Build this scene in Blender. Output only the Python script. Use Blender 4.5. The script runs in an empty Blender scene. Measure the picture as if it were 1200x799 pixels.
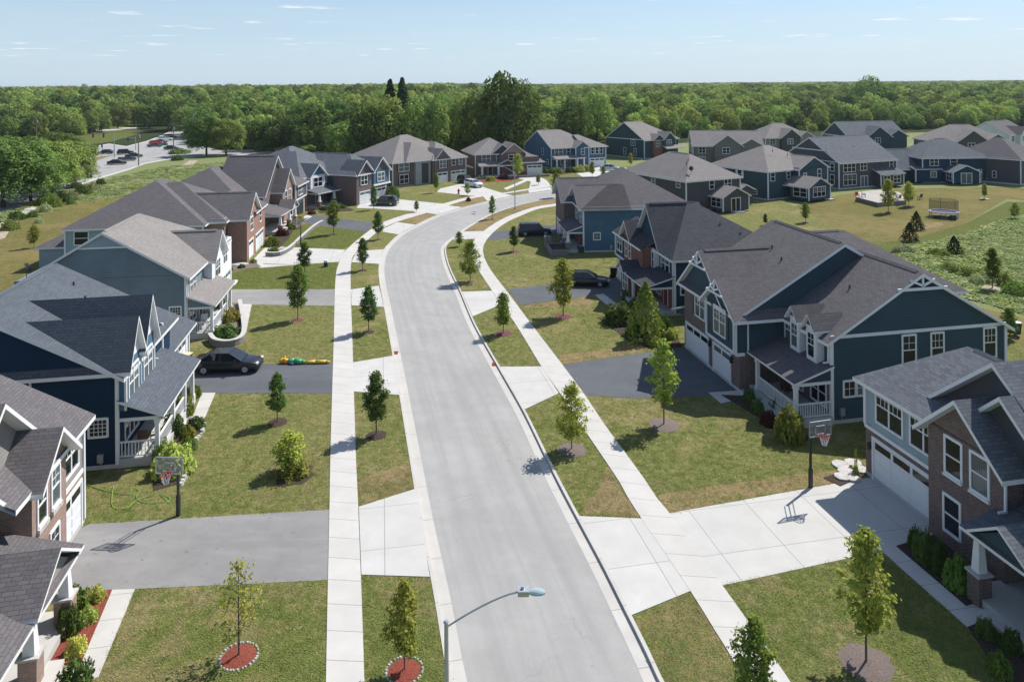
import bpy, bmesh, math, random
import numpy as np
from mathutils import Vector, Matrix
R=math.radians
# ------------------------------------------------------------------ camera, sky, sun, exposure
SC=bpy.context.scene
F=870.;H=21.;S=0.0078;CO=math.sqrt(1-S*S)          # focal length in photo pixels, camera height, horizon tilt
cam=bpy.data.cameras.new('camera');camo=bpy.data.objects.new('camera',cam);SC.collection.objects.link(camo)
cam.sensor_width=36;cam.lens=36*F/1200;cam.clip_end=30000;cam.clip_start=.5
cam.shift_y=-(399.5-99)/1200
camo.location=(0,0,H);camo.rotation_euler=(Matrix.Rotation(math.asin(S),3,'Y')@Matrix.Rotation(R(90),3,'X')).to_euler()
SC.camera=camo
SUN_EL,SUN_AZ=49.,42.                              # azimuth counter-clockwise from +X
w=bpy.data.worlds.new('World');SC.world=w;w.use_nodes=True
nt=w.node_tree;nt.nodes.clear()
def N(nt,t,**k):
    n=nt.nodes.new(t)
    for a,b in k.items():setattr(n,a,b)
    return n
sky=N(nt,'ShaderNodeTexSky',sky_type='NISHITA',sun_disc=False,sun_elevation=R(SUN_EL),sun_rotation=R(90-SUN_AZ),altitude=200,air_density=1.0,dust_density=.6,ozone_density=6.0)
bg=N(nt,'ShaderNodeBackground');bg.inputs[1].default_value=.085
wo=N(nt,'ShaderNodeOutputWorld')
tc=N(nt,'ShaderNodeTexCoord');sp=N(nt,'ShaderNodeSeparateXYZ');nt.links.new(tc.outputs['Generated'],sp.inputs[0])
# a few thin fair-weather clouds: noise on a flat layer high above
zz=N(nt,'ShaderNodeMath',operation='MAXIMUM');zz.inputs[1].default_value=.02;nt.links.new(sp.outputs[2],zz.inputs[0])
dx=N(nt,'ShaderNodeMath',operation='DIVIDE');nt.links.new(sp.outputs[0],dx.inputs[0]);nt.links.new(zz.outputs[0],dx.inputs[1])
dy=N(nt,'ShaderNodeMath',operation='DIVIDE');nt.links.new(sp.outputs[1],dy.inputs[0]);nt.links.new(zz.outputs[0],dy.inputs[1])
cb=N(nt,'ShaderNodeCombineXYZ');nt.links.new(dx.outputs[0],cb.inputs[0]);nt.links.new(dy.outputs[0],cb.inputs[1])
def cloud(scale,lo,hi,off):
    mp=N(nt,'ShaderNodeMapping');mp.inputs['Location'].default_value=off;nt.links.new(cb.outputs[0],mp.inputs[0])
    no=N(nt,'ShaderNodeTexNoise');no.inputs['Scale'].default_value=scale;no.inputs['Detail'].default_value=7;no.inputs['Roughness'].default_value=.55
    nt.links.new(mp.outputs[0],no.inputs[0])
    mr=N(nt,'ShaderNodeMapRange');mr.inputs[1].default_value=lo;mr.inputs[2].default_value=hi;nt.links.new(no.outputs[0],mr.inputs[0]);return mr
c1=cloud(.7,.615,.69,(3.1,1.7,0));c2=cloud(.12,.40,.75,(8,2,3))
mx=N(nt,'ShaderNodeMix',data_type='RGBA');mx.inputs['B'].default_value=(8.3,8.5,8.7,1)
ad=N(nt,'ShaderNodeMath',operation='MULTIPLY_ADD');ad.inputs[1].default_value=.10;nt.links.new(c2.outputs[0],ad.inputs[0])
sc_=N(nt,'ShaderNodeMath',operation='MULTIPLY');sc_.inputs[1].default_value=.75;nt.links.new(c1.outputs[0],sc_.inputs[0]);nt.links.new(sc_.outputs[0],ad.inputs[2])
hz=N(nt,'ShaderNodeMapRange');hz.inputs[1].default_value=.022;hz.inputs[2].default_value=.045;nt.links.new(sp.outputs[2],hz.inputs[0]);cm=N(nt,'ShaderNodeMath',operation='MULTIPLY');nt.links.new(ad.outputs[0],cm.inputs[0]);nt.links.new(hz.outputs[0],cm.inputs[1]);nt.links.new(cm.outputs[0],mx.inputs['Factor']);nt.links.new(sky.outputs[0],mx.inputs['A'])
ve=N(nt,'ShaderNodeMapRange',interpolation_type='SMOOTHSTEP');ve.inputs[1].default_value=0;ve.inputs[2].default_value=.22;ve.inputs[3].default_value=.75;ve.inputs[4].default_value=.12;nt.links.new(sp.outputs[2],ve.inputs[0])
vm=N(nt,'ShaderNodeMix',data_type='RGBA');vm.inputs['B'].default_value=(5.2,6.6,7.8,1);nt.links.new(ve.outputs[0],vm.inputs['Factor']);nt.links.new(sky.outputs[0],vm.inputs['A']);nt.links.new(vm.outputs['Result'],mx.inputs['A'])
nt.links.new(mx.outputs['Result'],bg.inputs[0]);nt.links.new(bg.outputs[0],wo.inputs[0])
sl=bpy.data.lights.new('sun','SUN');sl.energy=4.3;sl.angle=R(.53);sl.color=(1,.955,.88)
so=bpy.data.objects.new('sun',sl);SC.collection.objects.link(so)
sd=Vector((math.cos(R(SUN_EL))*math.cos(R(SUN_AZ)),math.cos(R(SUN_EL))*math.sin(R(SUN_AZ)),math.sin(R(SUN_EL))))
so.rotation_euler=sd.to_track_quat('Z','Y').to_euler();so.location=sd*300
SC.view_settings.view_transform='Standard';SC.view_settings.look='None';SC.view_settings.gamma=1;SC.view_settings.exposure=.49
SC.cycles.max_bounces=6;SC.cycles.diffuse_bounces=2;SC.cycles.glossy_bounces=2;SC.cycles.transmission_bounces=2;SC.cycles.volume_bounces=0
# ------------------------------------------------------------------ survey: photo pixel at height z -> place in the world
def G(px,py,z=.1):
    u=px-600;v=py-99;x=u*CO-v*S;y=u*S+v*CO;Z=F*(H-z)/y
    return (x*Z/F,Z)
def PXW(X,Y,z):
    x=X*F/Y;y=(H-z)*F/Y
    return (600+x*CO+y*S,99-x*S+y*CO)
# ------------------------------------------------------------------ materials
MATS={}
def base(name,rough=.85,spec=.3):
    m=bpy.data.materials.new(name);m.use_nodes=True;nt=m.node_tree;b=nt.nodes['Principled BSDF']
    b.inputs['Roughness'].default_value=rough;b.inputs['Specular IOR Level'].default_value=spec
    MATS[name]=m;return m,nt,b
def col(c):return (c[0],c[1],c[2],1)
def noise(nt,scale,detail=4,coord='Object',rough=.6,stretch=None):
    tc=N(nt,'ShaderNodeTexCoord');n=N(nt,'ShaderNodeTexNoise');n.inputs['Scale'].default_value=scale;n.inputs['Detail'].default_value=detail;n.inputs['Roughness'].default_value=rough
    o=tc.outputs[coord]
    if stretch:
        mp=N(nt,'ShaderNodeMapping');mp.inputs['Scale'].default_value=stretch;nt.links.new(o,mp.inputs[0]);o=mp.outputs[0]
    nt.links.new(o,n.inputs['Vector']);return n.outputs[0]
def ramp(nt,src,stops):
    r=N(nt,'ShaderNodeValToRGB');e=r.color_ramp.elements
    e[0].position=stops[0][0];e[0].color=col(stops[0][1]);e[1].position=stops[-1][0];e[1].color=col(stops[-1][1])
    for p,c in stops[1:-1]:
        q=e.new(p);q.color=col(c)
    nt.links.new(src,r.inputs[0]);return r.outputs[0]
def mixc(nt,f,a,b,mode='MIX'):
    m=N(nt,'ShaderNodeMix',data_type='RGBA',blend_type=mode)
    for k,v in (('Factor',f),('A',a),('B',b)):
        if isinstance(v,(int,float)):m.inputs[k].default_value=v
        elif isinstance(v,tuple):m.inputs[k].default_value=col(v)
        else:nt.links.new(v,m.inputs[k])
    return m.outputs['Result']
def mth(nt,op,a,b=None):
    m=N(nt,'ShaderNodeMath',operation=op)
    for i,v in ((0,a),(1,b)):
        if v is None:continue
        if isinstance(v,(int,float)):m.inputs[i].default_value=v
        else:nt.links.new(v,m.inputs[i])
    return m.outputs[0]
def mr(nt,v,a,b,c=0,d=1):
    m=N(nt,'ShaderNodeMapRange')
    for i,x in enumerate((a,b,c,d)):m.inputs[i+1].default_value=x
    nt.links.new(v,m.inputs[0]);return m.outputs[0]
def bump(nt,b,h,st=.3,dist=.02):
    n=N(nt,'ShaderNodeBump');n.inputs['Strength'].default_value=st;n.inputs['Distance'].default_value=dist
    nt.links.new(h,n.inputs['Height']);nt.links.new(n.outputs[0],b.inputs['Normal'])
def plain(name,c,rough=.7,var=.12,sc=3,spec=.3,metal=0):
    m,nt,b=base(name,rough,spec);n=noise(nt,sc,5)
    k=mr(nt,n,.3,.7,1-var,1+var)
    cc=N(nt,'ShaderNodeVectorMath',operation='SCALE');cc.inputs[0].default_value=c;nt.links.new(k,cc.inputs['Scale'])
    nt.links.new(cc.outputs[0],b.inputs['Base Color']);b.inputs['Metallic'].default_value=metal;return m
def uvs(nt):
    t=N(nt,'ShaderNodeUVMap');t.uv_map='UVMap';s=N(nt,'ShaderNodeSeparateXYZ');nt.links.new(t.outputs[0],s.inputs[0]);return t.outputs[0],s.outputs[0],s.outputs[1]
def siding(name,c,lap=.19,vert=False):
    m,nt,b=base(name,.75,.25);uv,u,v=uvs(nt)
    if vert:
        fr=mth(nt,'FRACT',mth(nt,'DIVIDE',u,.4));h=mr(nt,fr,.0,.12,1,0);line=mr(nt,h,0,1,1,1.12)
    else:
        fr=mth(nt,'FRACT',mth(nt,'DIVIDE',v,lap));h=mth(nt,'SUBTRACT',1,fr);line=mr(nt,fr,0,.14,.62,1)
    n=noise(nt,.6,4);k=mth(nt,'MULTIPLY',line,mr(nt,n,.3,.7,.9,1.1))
    cc=N(nt,'ShaderNodeVectorMath',operation='SCALE');cc.inputs[0].default_value=c;nt.links.new(k,cc.inputs['Scale'])
    nt.links.new(cc.outputs[0],b.inputs['Base Color']);bump(nt,b,h,.6,.03);return m
def brickm(name,a,c,mort=(.38,.35,.32),bw=.24,rh=.085):
    m,nt,b=base(name,.9,.15);uv,u,v=uvs(nt);t=N(nt,'ShaderNodeTexBrick')
    t.inputs['Color1'].default_value=col(a);t.inputs['Color2'].default_value=col(c);t.inputs['Mortar'].default_value=col(mort)
    t.inputs['Scale'].default_value=1;t.inputs['Brick Width'].default_value=bw;t.inputs['Row Height'].default_value=rh;t.inputs['Mortar Size'].default_value=.009;t.inputs['Bias'].default_value=0
    nt.links.new(uv,t.inputs['Vector']);n=noise(nt,5,6)
    o=mixc(nt,mr(nt,n,.3,.75,0,.75),t.outputs[0],tuple(x*.55 for x in a));n2=noise(nt,.5,3)
    o=mixc(nt,mr(nt,n2,.3,.7,0,.3),o,tuple(min(1,x*1.35) for x in c));nt.links.new(o,b.inputs['Base Color'])
    bump(nt,b,t.outputs[1],-.4,.01);return m
def shingle(name,a,c):
    m,nt,b=base(name,.95,.1);uv,u,v=uvs(nt);t=N(nt,'ShaderNodeTexBrick');t.offset=.37;t.offset_frequency=2
    t.inputs['Color1'].default_value=col(a);t.inputs['Color2'].default_value=col(c);t.inputs['Mortar'].default_value=col(tuple(x*.32 for x in a))
    t.inputs['Scale'].default_value=1;t.inputs['Brick Width'].default_value=.38;t.inputs['Row Height'].default_value=.16;t.inputs['Mortar Size'].default_value=.017;t.inputs['Mortar Smooth'].default_value=.6
    nt.links.new(uv,t.inputs['Vector']);n=noise(nt,9,5,'UV');o=mixc(nt,mr(nt,n,.35,.68,0,.55),t.outputs[0],tuple(x*1.5 for x in c))
    n3=noise(nt,.35,4);o=mixc(nt,mr(nt,n3,.35,.7,0,.45),o,tuple(x*.68 for x in a))
    st=noise(nt,1.0,4,'UV',.6,(1.1,.12,1));o=mixc(nt,mr(nt,st,.55,.8,0,.35),o,tuple(x*.6 for x in a))
    nt.links.new(o,b.inputs['Base Color']);fr=mth(nt,'FRACT',mth(nt,'DIVIDE',v,.16));bump(nt,b,fr,-.5,.03);return m
WHITE=plain('white_paint',(.74,.75,.76),.5,.04)
DOORW=plain('garage_door_paint',(.70,.72,.74),.5,.03)
SH_BROWN=shingle('shingle_brown',(.160,.150,.158),(.110,.102,.108))
SH_TAN=shingle('shingle_weathered',(.275,.255,.245),(.205,.19,.185))
SH_SLATE=shingle('shingle_slate',(.118,.135,.158),(.080,.092,.110))
SH_DARK=shingle('shingle_dark',(.085,.087,.098),(.050,.052,.060))
SH_GREY=shingle('shingle_grey',(.175,.190,.212),(.095,.103,.118))
NAVY=siding('siding_navy',(.018,.052,.088));MIDN=siding('siding_midnight',(.007,.030,.066));TEAL=siding('siding_teal',(.038,.078,.100));SLATEB=siding('siding_slate_blue',(.070,.145,.215))
GREYG=siding('siding_grey_green',(.175,.228,.255));CHAR=siding('siding_charcoal',(.085,.085,.092));LTBLUE=siding('siding_pale_blue',(.30,.38,.42),.4,True)
GREYV=siding('siding_board_grey',(.33,.34,.35),.4,True);TAUPE=siding('siding_taupe',(.27,.255,.24));WHS=siding('siding_white',(.72,.73,.75));DKTEAL=siding('siding_deep_teal',(.041,.077,.099))
STONEG=siding('siding_sage',(.16,.165,.14))
BR_BROWN=brickm('brick_brown',(.185,.125,.115),(.125,.085,.08));BR_RED=brickm('brick_red',(.27,.095,.065),(.17,.058,.045));BR_TAN=brickm('brick_tan',(.38,.26,.21),(.27,.175,.14));BR_PINK=brickm('brick_rose',(.38,.20,.145),(.26,.13,.10))
CONC=None
def concrete(name,c,joint=None,jdir=None):
    m,nt,b=base(name,.9,.2);n=noise(nt,.7,6);n2=noise(nt,22,3);n4=noise(nt,.13,3)
    o=ramp(nt,n,[(.25,tuple(x*.86 for x in c)),(.6,c),(.8,tuple(min(.8,x*1.1) for x in c))]);o=mixc(nt,mr(nt,n2,.4,.8,0,.35),o,tuple(x*.72 for x in c))
    o=mixc(nt,mr(nt,n4,.4,.65,0,.25),o,tuple(x*.8 for x in c))
    if joint:
        uv,u,v=uvs(nt)
        for s_,ax in ((joint[0],u),(joint[1],v)):
            if s_:
                fr=mth(nt,'FRACT',mth(nt,'DIVIDE',ax,s_));k=mr(nt,mth(nt,'ABSOLUTE',mth(nt,'SUBTRACT',fr,.5)),.5-.022/s_,.5-.008/s_)
                o=mixc(nt,k,o,tuple(x*.42 for x in c))
        # every slab between joints is its own shade
        wn=N(nt,'ShaderNodeTexWhiteNoise',noise_dimensions='2D');cc=N(nt,'ShaderNodeCombineXYZ')
        if joint[0]:nt.links.new(mth(nt,'FLOOR',mth(nt,'ADD',mth(nt,'DIVIDE',u,joint[0]),0)),cc.inputs[0])
        if joint[1]:nt.links.new(mth(nt,'FLOOR',mth(nt,'ADD',mth(nt,'DIVIDE',v,joint[1]),0)),cc.inputs[1])
        nt.links.new(cc.outputs[0],wn.inputs[0]);o=mixc(nt,mr(nt,wn.outputs[0],0,1,0,.16),o,tuple(x*.75 for x in c))
    nt.links.new(o,b.inputs['Base Color']);bump(nt,b,n2,.15,.01);return m
C_WALK=concrete('sidewalk_concrete',(.56,.54,.515),(0,1.5));C_DRIVE=concrete('driveway_concrete',(.54,.53,.51),(3.05,3.4));C_CURB=concrete('curb_concrete',(.53,.51,.48),(0,3.));C_PLAIN=concrete('plain_concrete',(.52,.51,.49))
def asphalt(name,c,big=.25,blot=1.):
    m,nt,b=base(name,.92,.2);n=noise(nt,.16,5);n2=noise(nt,30,3);n3=noise(nt,1.1,6,'Object',.65)
    o=ramp(nt,n,[(.3,tuple(x*(1-big*.6) for x in c)),(.5,c),(.72,tuple(x*(1+big*.5) for x in c))])
    o=mixc(nt,mr(nt,n3,.45,.75,0,.4*blot),o,tuple(x*.8 for x in c));o=mixc(nt,mr(nt,n2,.4,.75,0,.4),o,tuple(min(.6,x*1.3) for x in c))
    return m,nt,b,o,n2
m,nt_,b,o,n2=asphalt('road_asphalt',(.335,.33,.322),.16)
# worn wheel tracks and hairline crack seal follow the lane (v along, u across)
uv,u,v=uvs(nt_);st=noise(nt_,1.,4,'UV',.6,(2.2,.05,1));o=mixc(nt_,mr(nt_,st,.45,.7,0,.5),o,(.265,.26,.255))
tr=noise(nt_,1.,3,'UV',.5,(.12,.35,1));o=mixc(nt_,mr(nt_,tr,.5,.56,0,.22),o,(.28,.275,.27))
vo=N(nt_,'ShaderNodeTexVoronoi',feature='DISTANCE_TO_EDGE');vo.inputs['Scale'].default_value=.12
tcx=N(nt_,'ShaderNodeTexCoord');nn=N(nt_,'ShaderNodeTexNoise');nn.inputs['Scale'].default_value=.5;nn.inputs['Detail'].default_value=5;nt_.links.new(tcx.outputs['Object'],nn.inputs[0])
va=N(nt_,'ShaderNodeVectorMath',operation='MULTIPLY_ADD');va.inputs[1].default_value=(5,5,0);nt_.links.new(nn.outputs[1],va.inputs[0]);nt_.links.new(tcx.outputs['Object'],va.inputs[2]);nt_.links.new(va.outputs[0],vo.inputs['Vector'])
ck=mth(nt_,'MULTIPLY',mr(nt_,vo.outputs[0],.0,.006,1,0),mr(nt_,noise(nt_,.09,2),.5,.56,0,.5));o=mixc(nt_,ck,o,(.16,.16,.16))
big=noise(nt_,.33,6,'Object',.7);o=mixc(nt_,mr(nt_,big,.5,.62,0,.35),o,(.39,.385,.375));sp3=noise(nt_,1.6,2,'Object');o=mixc(nt_,mr(nt_,sp3,.72,.76,0,.5),o,(.17,.165,.16))
# two bands where passing tyres have polished the surface, either side of each lane centre
for c_ in (1.35,2.75,4.35,5.7):
    dd=mth(nt_,'ABSOLUTE',mth(nt_,'SUBTRACT',u,c_));o=mixc(nt_,mth(nt_,'MULTIPLY',mr(nt_,dd,.1,.45,1,0),mr(nt_,noise(nt_,.25,3),.3,.7,.1,.35)),o,(.26,.255,.25))
nt_.links.new(o,b.inputs['Base Color']);bump(nt_,b,n2,.2,.01);ROADM=m
def dasph(name,c):
    m,nt,b,o,n2=asphalt(name,c,.35,1.6);q_=noise(nt,.5,6,'Object',.7,(.35,1.6,1));o=mixc(nt,mr(nt,q_,.5,.7,0,.5),o,tuple(x*1.35 for x in c));q2=noise(nt,2.6,3);o=mixc(nt,mr(nt,q2,.66,.72,0,.6),o,tuple(x*.55 for x in c));nt.links.new(o,b.inputs['Base Color']);bump(nt,b,n2,.3,.01);return m
D_DARK=dasph('driveway_sealed_asphalt',(.105,.112,.125));D_GREY=dasph('driveway_worn_asphalt',(.235,.23,.228))
def grass(name,g1,g2,tan,dryness,sc=.12):
    m,nt,b=base(name,1,.05);n=noise(nt,sc,5,'Object',.62);n2=noise(nt,2.2,6,'Object',.72);n3=noise(nt,14,4,'Object',.8,(1,1,1));n4=noise(nt,.6,4)
    g=ramp(nt,n2,[(.3,g1),(.7,g2)]);f=mth(nt,'ADD',mth(nt,'MULTIPLY',n,.75),mth(nt,'MULTIPLY',n4,.45))
    o=mixc(nt,mr(nt,f,.64-dryness,.76-dryness,0,.95),g,tan);o=mixc(nt,mr(nt,n2,.47,.66,0,.75),o,tan)
    n5=noise(nt,5.5,5,'Object',.75);o=mixc(nt,mr(nt,n5,.52,.66,0,.6),o,tuple(min(1,x*1.35) for x in tan));o=mixc(nt,mr(nt,n5,.48,.36,0,.6),o,tuple(x*.55 for x in g1))
    o=mixc(nt,mr(nt,n3,.35,.7,0,1),mixc(nt,.6,o,(0.012,.02,.004)),mixc(nt,.3,o,tan));nt.links.new(o,b.inputs['Base Color'])
    bump(nt,b,n3,.7,.06);return m
LAWN=grass('lawn_grass',(.115,.168,.034),(.180,.205,.052),(.37,.31,.15),.02);LAWN_G=grass('lawn_green',(.075,.125,.022),(.115,.155,.032),(.26,.24,.09),-.06)
LAWN_DRY=grass('lawn_dry',(.13,.125,.045),(.21,.18,.075),(.38,.28,.15),.14)
BACK=grass('back_lawn',(.12,.135,.035),(.20,.19,.06),(.30,.24,.10),.08,.07)
MEAD=grass('meadow_ground',(.19,.26,.085),(.28,.33,.13),(.36,.36,.19),.0,.05)
def speck(name,a,b_,c_,sc=18):
    m,nt,b=base(name,1,.05);n=noise(nt,sc,6,'Object',.8);nt.links.new(ramp(nt,n,[(.3,a),(.5,b_),(.72,c_)]),b.inputs['Base Color']);bump(nt,b,n,1,.05);return m
MULCH=speck('bark_mulch',(.03,.022,.018),(.075,.055,.045),(.14,.11,.09));MULCH_P=speck('faded_mulch',(.10,.075,.07),(.20,.16,.145),(.30,.25,.23));MULCH_R=speck('red_mulch',(.12,.03,.02),(.26,.07,.05),(.36,.14,.10));MULCH_M=speck('maroon_mulch',(.07,.025,.03),(.17,.075,.085),(.24,.14,.13))
ROCK=speck('pale_stone',(.35,.34,.32),(.5,.48,.46),(.62,.6,.58),3);ROCKG=speck('grey_block_stone',(.13,.125,.12),(.22,.21,.2),(.3,.29,.28),5)
DIRT=speck('pale_dirt',(.24,.19,.13),(.38,.32,.25),(.5,.45,.38),1)
def leafm(name,a,c,tr=.35):
    m=bpy.data.materials.new(name);m.use_nodes=True;nt=m.node_tree;nt.nodes.clear();out=N(nt,'ShaderNodeOutputMaterial')
    oi=N(nt,'ShaderNodeObjectInfo');n=noise(nt,.9,3,'Object');n2=noise(nt,7,2,'Object')
    f=mth(nt,'ADD',mth(nt,'MULTIPLY',mr(nt,n,.3,.7),.5),mth(nt,'MULTIPLY',mr(nt,n2,.3,.7),.5))
    o=mixc(nt,f,a,c);hv=N(nt,'ShaderNodeHueSaturation');nt.links.new(o,hv.inputs['Color'])
    nt.links.new(mr(nt,oi.outputs['Random'],0,1,.478,.522),hv.inputs['Hue']);
    r2=mth(nt,'FRACT',mth(nt,'MULTIPLY',oi.outputs['Random'],7.31));nt.links.new(mr(nt,r2,0,1,.55,1.4) if 'wood' in name else mr(nt,r2,0,1,.75,1.3),hv.inputs['Value'])
    d=N(nt,'ShaderNodeBsdfDiffuse');t=N(nt,'ShaderNodeBsdfTranslucent');nt.links.new(hv.outputs[0],d.inputs[0]);nt.links.new(hv.outputs[0],t.inputs[0])
    ms=N(nt,'ShaderNodeMixShader');ms.inputs[0].default_value=tr;nt.links.new(d.outputs[0],ms.inputs[1]);nt.links.new(t.outputs[0],ms.inputs[2])
    gl=N(nt,'ShaderNodeBsdfGlossy');gl.inputs['Roughness'].default_value=.45;gl.inputs['Color'].default_value=(.6,.65,.6,1);m2=N(nt,'ShaderNodeMixShader');m2.inputs[0].default_value=.012
    nt.links.new(ms.outputs[0],m2.inputs[1]);nt.links.new(gl.outputs[0],m2.inputs[2]);nt.links.new(m2.outputs[0],out.inputs[0]);MATS[name]=m;return m
LF_MID=leafm('leaf_mid_green',(.12,.19,.034),(.21,.29,.055),.32);LF_DK=leafm('leaf_dark_green',(.068,.120,.028),(.125,.195,.046),.3);LF_LIME=leafm('leaf_lime',(.23,.29,.04),(.42,.46,.09),.34);LF_HOSTA=leafm('leaf_hosta',(.38,.46,.08),(.60,.64,.18),.3);LF_YEL=leafm('leaf_yellowing',(.22,.23,.045),(.42,.38,.08))
LF_WOOD=leafm('leaf_woodland',(.13,.20,.048),(.26,.35,.09),.32);LF_WOODL=leafm('leaf_woodland_light',(.25,.34,.075),(.42,.49,.13),.32);LF_CON=leafm('needle_green',(.018,.038,.014),(.035,.060,.020),.15)
LF_TALL=leafm('tall_grass',(.24,.31,.11),(.36,.42,.18),.3);LF_TALL2=leafm('tall_grass_pale',(.33,.37,.17),(.46,.47,.25),.3);LF_LIME2=leafm('tall_weeds',(.19,.27,.07),(.32,.38,.11),.3);LF_RED=leafm('leaf_dark_red',(.10,.03,.03),(.2,.06,.05));LF_PINK=plain('petal_magenta',(.62,.05,.42),.7,.3,30);LF_WEED=leafm('weed_yellow',(.30,.28,.04),(.45,.38,.06),.4)
BARK=plain('bark',(.14,.11,.085),.95,.4,12);BARKD=plain('bark_dark',(.07,.055,.045),.95,.4,6)
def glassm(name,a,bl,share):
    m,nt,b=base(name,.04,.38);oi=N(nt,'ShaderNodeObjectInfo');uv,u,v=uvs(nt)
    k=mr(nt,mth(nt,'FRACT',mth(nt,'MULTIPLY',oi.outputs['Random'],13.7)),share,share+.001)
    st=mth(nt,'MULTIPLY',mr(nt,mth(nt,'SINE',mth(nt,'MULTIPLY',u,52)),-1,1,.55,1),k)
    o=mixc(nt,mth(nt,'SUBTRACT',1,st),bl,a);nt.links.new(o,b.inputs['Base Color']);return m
GLASS=glassm('window_glass',(.008,.012,.018),(.13,.16,.17),.66);CGLASS=plain('car_glass',(.02,.024,.028),.03,.0,1,.8)
METAL=plain('galvanised_metal',(.42,.44,.46),.45,.08,4,.5,.6);DKMET=plain('dark_metal',(.03,.032,.035),.5,.1,4,.5);RUST=plain('rusty_iron',(.30,.09,.05),.9,.3,8)
CHROME=plain('bright_rim',(.42,.43,.45),.35,.25,9,.5,.7);TYRE=plain('tyre_rubber',(.02,.02,.021),.85,.1);REDP=plain('red_plastic',(.60,.04,.04),.5,.05);DOORR=plain('door_red',(.25,.03,.03),.5,.05);DOORB=plain('door_brown',(.10,.05,.035),.5,.1);WOOD=plain('wood_pole',(.22,.17,.13),.9,.25,6)
LENS=plain('lamp_lens',(.75,.78,.8),.15,.03,3,.6);TAIL=plain('tail_lens',(.45,.02,.02),.25,.03,3,.6)
def paint(name,c):
    m,nt,b=base(name,.3,.5);b.inputs['Base Color'].default_value=col(c);b.inputs['Coat Weight'].default_value=.45;b.inputs['Coat Roughness'].default_value=.05;return m
P_BLACK=paint('car_black',(.008,.009,.011));P_DBLUE=paint('car_dark_blue',(.012,.022,.042));P_GREY=paint('car_graphite',(.055,.062,.07));P_WHITE=paint('car_white',(.72,.73,.74));P_SILV=paint('car_silver',(.42,.46,.50));P_RED=paint('car_red',(.42,.02,.02));P_BLUE=paint('car_blue',(.03,.07,.20));P_GRN=paint('car_dark_green',(.015,.04,.03))
# ------------------------------------------------------------------ mesh helpers
COL=SC.collection
def tag(o,label=None,cat=None,group=None,kind=None):
    for k,v in (('label',label),('category',cat),('group',group),('kind',kind)):
        if v:o[k]=v
    return o
def empty(name,loc=(0,0,0),rz=0,label=None,cat=None,group=None):
    o=bpy.data.objects.new(name,None);COL.objects.link(o);o.location=loc;o.rotation_euler=(0,0,rz);o.empty_display_size=.3
    return tag(o,label,cat,group)
class MB:
    def __init__(s):s.v=[];s.f=[];s.m=[]
    def poly(s,pts,mi=0):
        n=len(s.v);s.v.extend([tuple(p) for p in pts]);s.f.append(tuple(range(n,n+len(pts))));s.m.append(mi)
    def box(s,x0,x1,y0,y1,z0,z1,mi=0):
        n=len(s.v)
        for z in (z0,z1):
            for x,y in ((x0,y0),(x1,y0),(x1,y1),(x0,y1)):s.v.append((x,y,z))
        for f in ((3,2,1,0),(4,5,6,7),(0,1,5,4),(1,2,6,5),(2,3,7,6),(3,0,4,7)):s.f.append(tuple(n+i for i in f));s.m.append(mi)
    def extr(s,pts,off,mi=0,mside=None):      # closed polygon pushed along off
        n=len(s.v);k=len(pts);s.v.extend([tuple(p) for p in pts]);s.v.extend([tuple(p[i]+off[i] for i in range(3)) for p in pts])
        s.f.append(tuple(range(n,n+k)));s.m.append(mi);s.f.append(tuple(range(n+2*k-1,n+k-1,-1)));s.m.append(mi if mside is None else mside)
        for i in range(k):
            j=(i+1)%k;s.f.append((n+i,n+j,n+k+j,n+k+i));s.m.append(mi if mside is None else mside)
    def tube(s,a,b,r0,r1=None,n=8,mi=0,cap=True):
        r1=r0 if r1 is None else r1;a=Vector(a);b=Vector(b);d=(b-a).normalized();t=d.orthogonal().normalized();q=d.cross(t);k=len(s.v)
        for p,r in ((a,r0),(b,r1)):
            for i in range(n):
                an=2*math.pi*i/n;s.v.append(tuple(p+r*(math.cos(an)*t+math.sin(an)*q)))
        for i in range(n):
            j=(i+1)%n;s.f.append((k+i,k+j,k+n+j,k+n+i));s.m.append(mi)
        if cap:s.f.append(tuple(range(k+n-1,k-1,-1)));s.m.append(mi);s.f.append(tuple(range(k+n,k+2*n)));s.m.append(mi)
    def path(s,pts,r,n=6,mi=0):
        for a,b in zip(pts,pts[1:]):s.tube(a,b,r,r,n,mi)
    def build(s,name,mats,parent=None,uv=None,fix=True,smooth=False):
        me=bpy.data.meshes.new(name);me.from_pydata(s.v,[],s.f)
        for m in (mats if isinstance(mats,(list,tuple)) else [mats]):me.materials.append(m)
        me.polygons.foreach_set('material_index',s.m)
        if fix:
            bm=bmesh.new();bm.from_mesh(me);bmesh.ops.remove_doubles(bm,verts=bm.verts,dist=2e-4);bmesh.ops.recalc_face_normals(bm,faces=bm.faces);bm.to_mesh(me);bm.free()
        me.update();autouv(me,uv)
        if smooth:me.polygons.foreach_set('use_smooth',[True]*len(me.polygons))
        o=bpy.data.objects.new(name,me);COL.objects.link(o)
        if parent is not None:o.parent=parent
        return o
def autouv(me,fn=None):
    l=me.uv_layers.new(name='UVMap');d=l.data
    for p in me.polygons:
        n=p.normal
        if abs(n.z)>.985 or n.length<.5:u=Vector((1,0,0));v=Vector((0,1,0))
        else:
            u=Vector((-n.y,n.x,0)).normalized();v=n.cross(u);v=v if v.z>=0 else -v
        for li in p.loop_indices:
            c=me.vertices[me.loops[li].vertex_index].co
            d[li].uv=fn(c) if fn else (c.dot(u),c.dot(v))
def copytree(o,parent=None):
    c=o.copy();COL.objects.link(c);c.parent=parent
    if parent is not None:c.matrix_parent_inverse=o.matrix_parent_inverse.copy()
    for ch in list(o.children):copytree(ch,c)
    return c
PAV=[]
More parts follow.
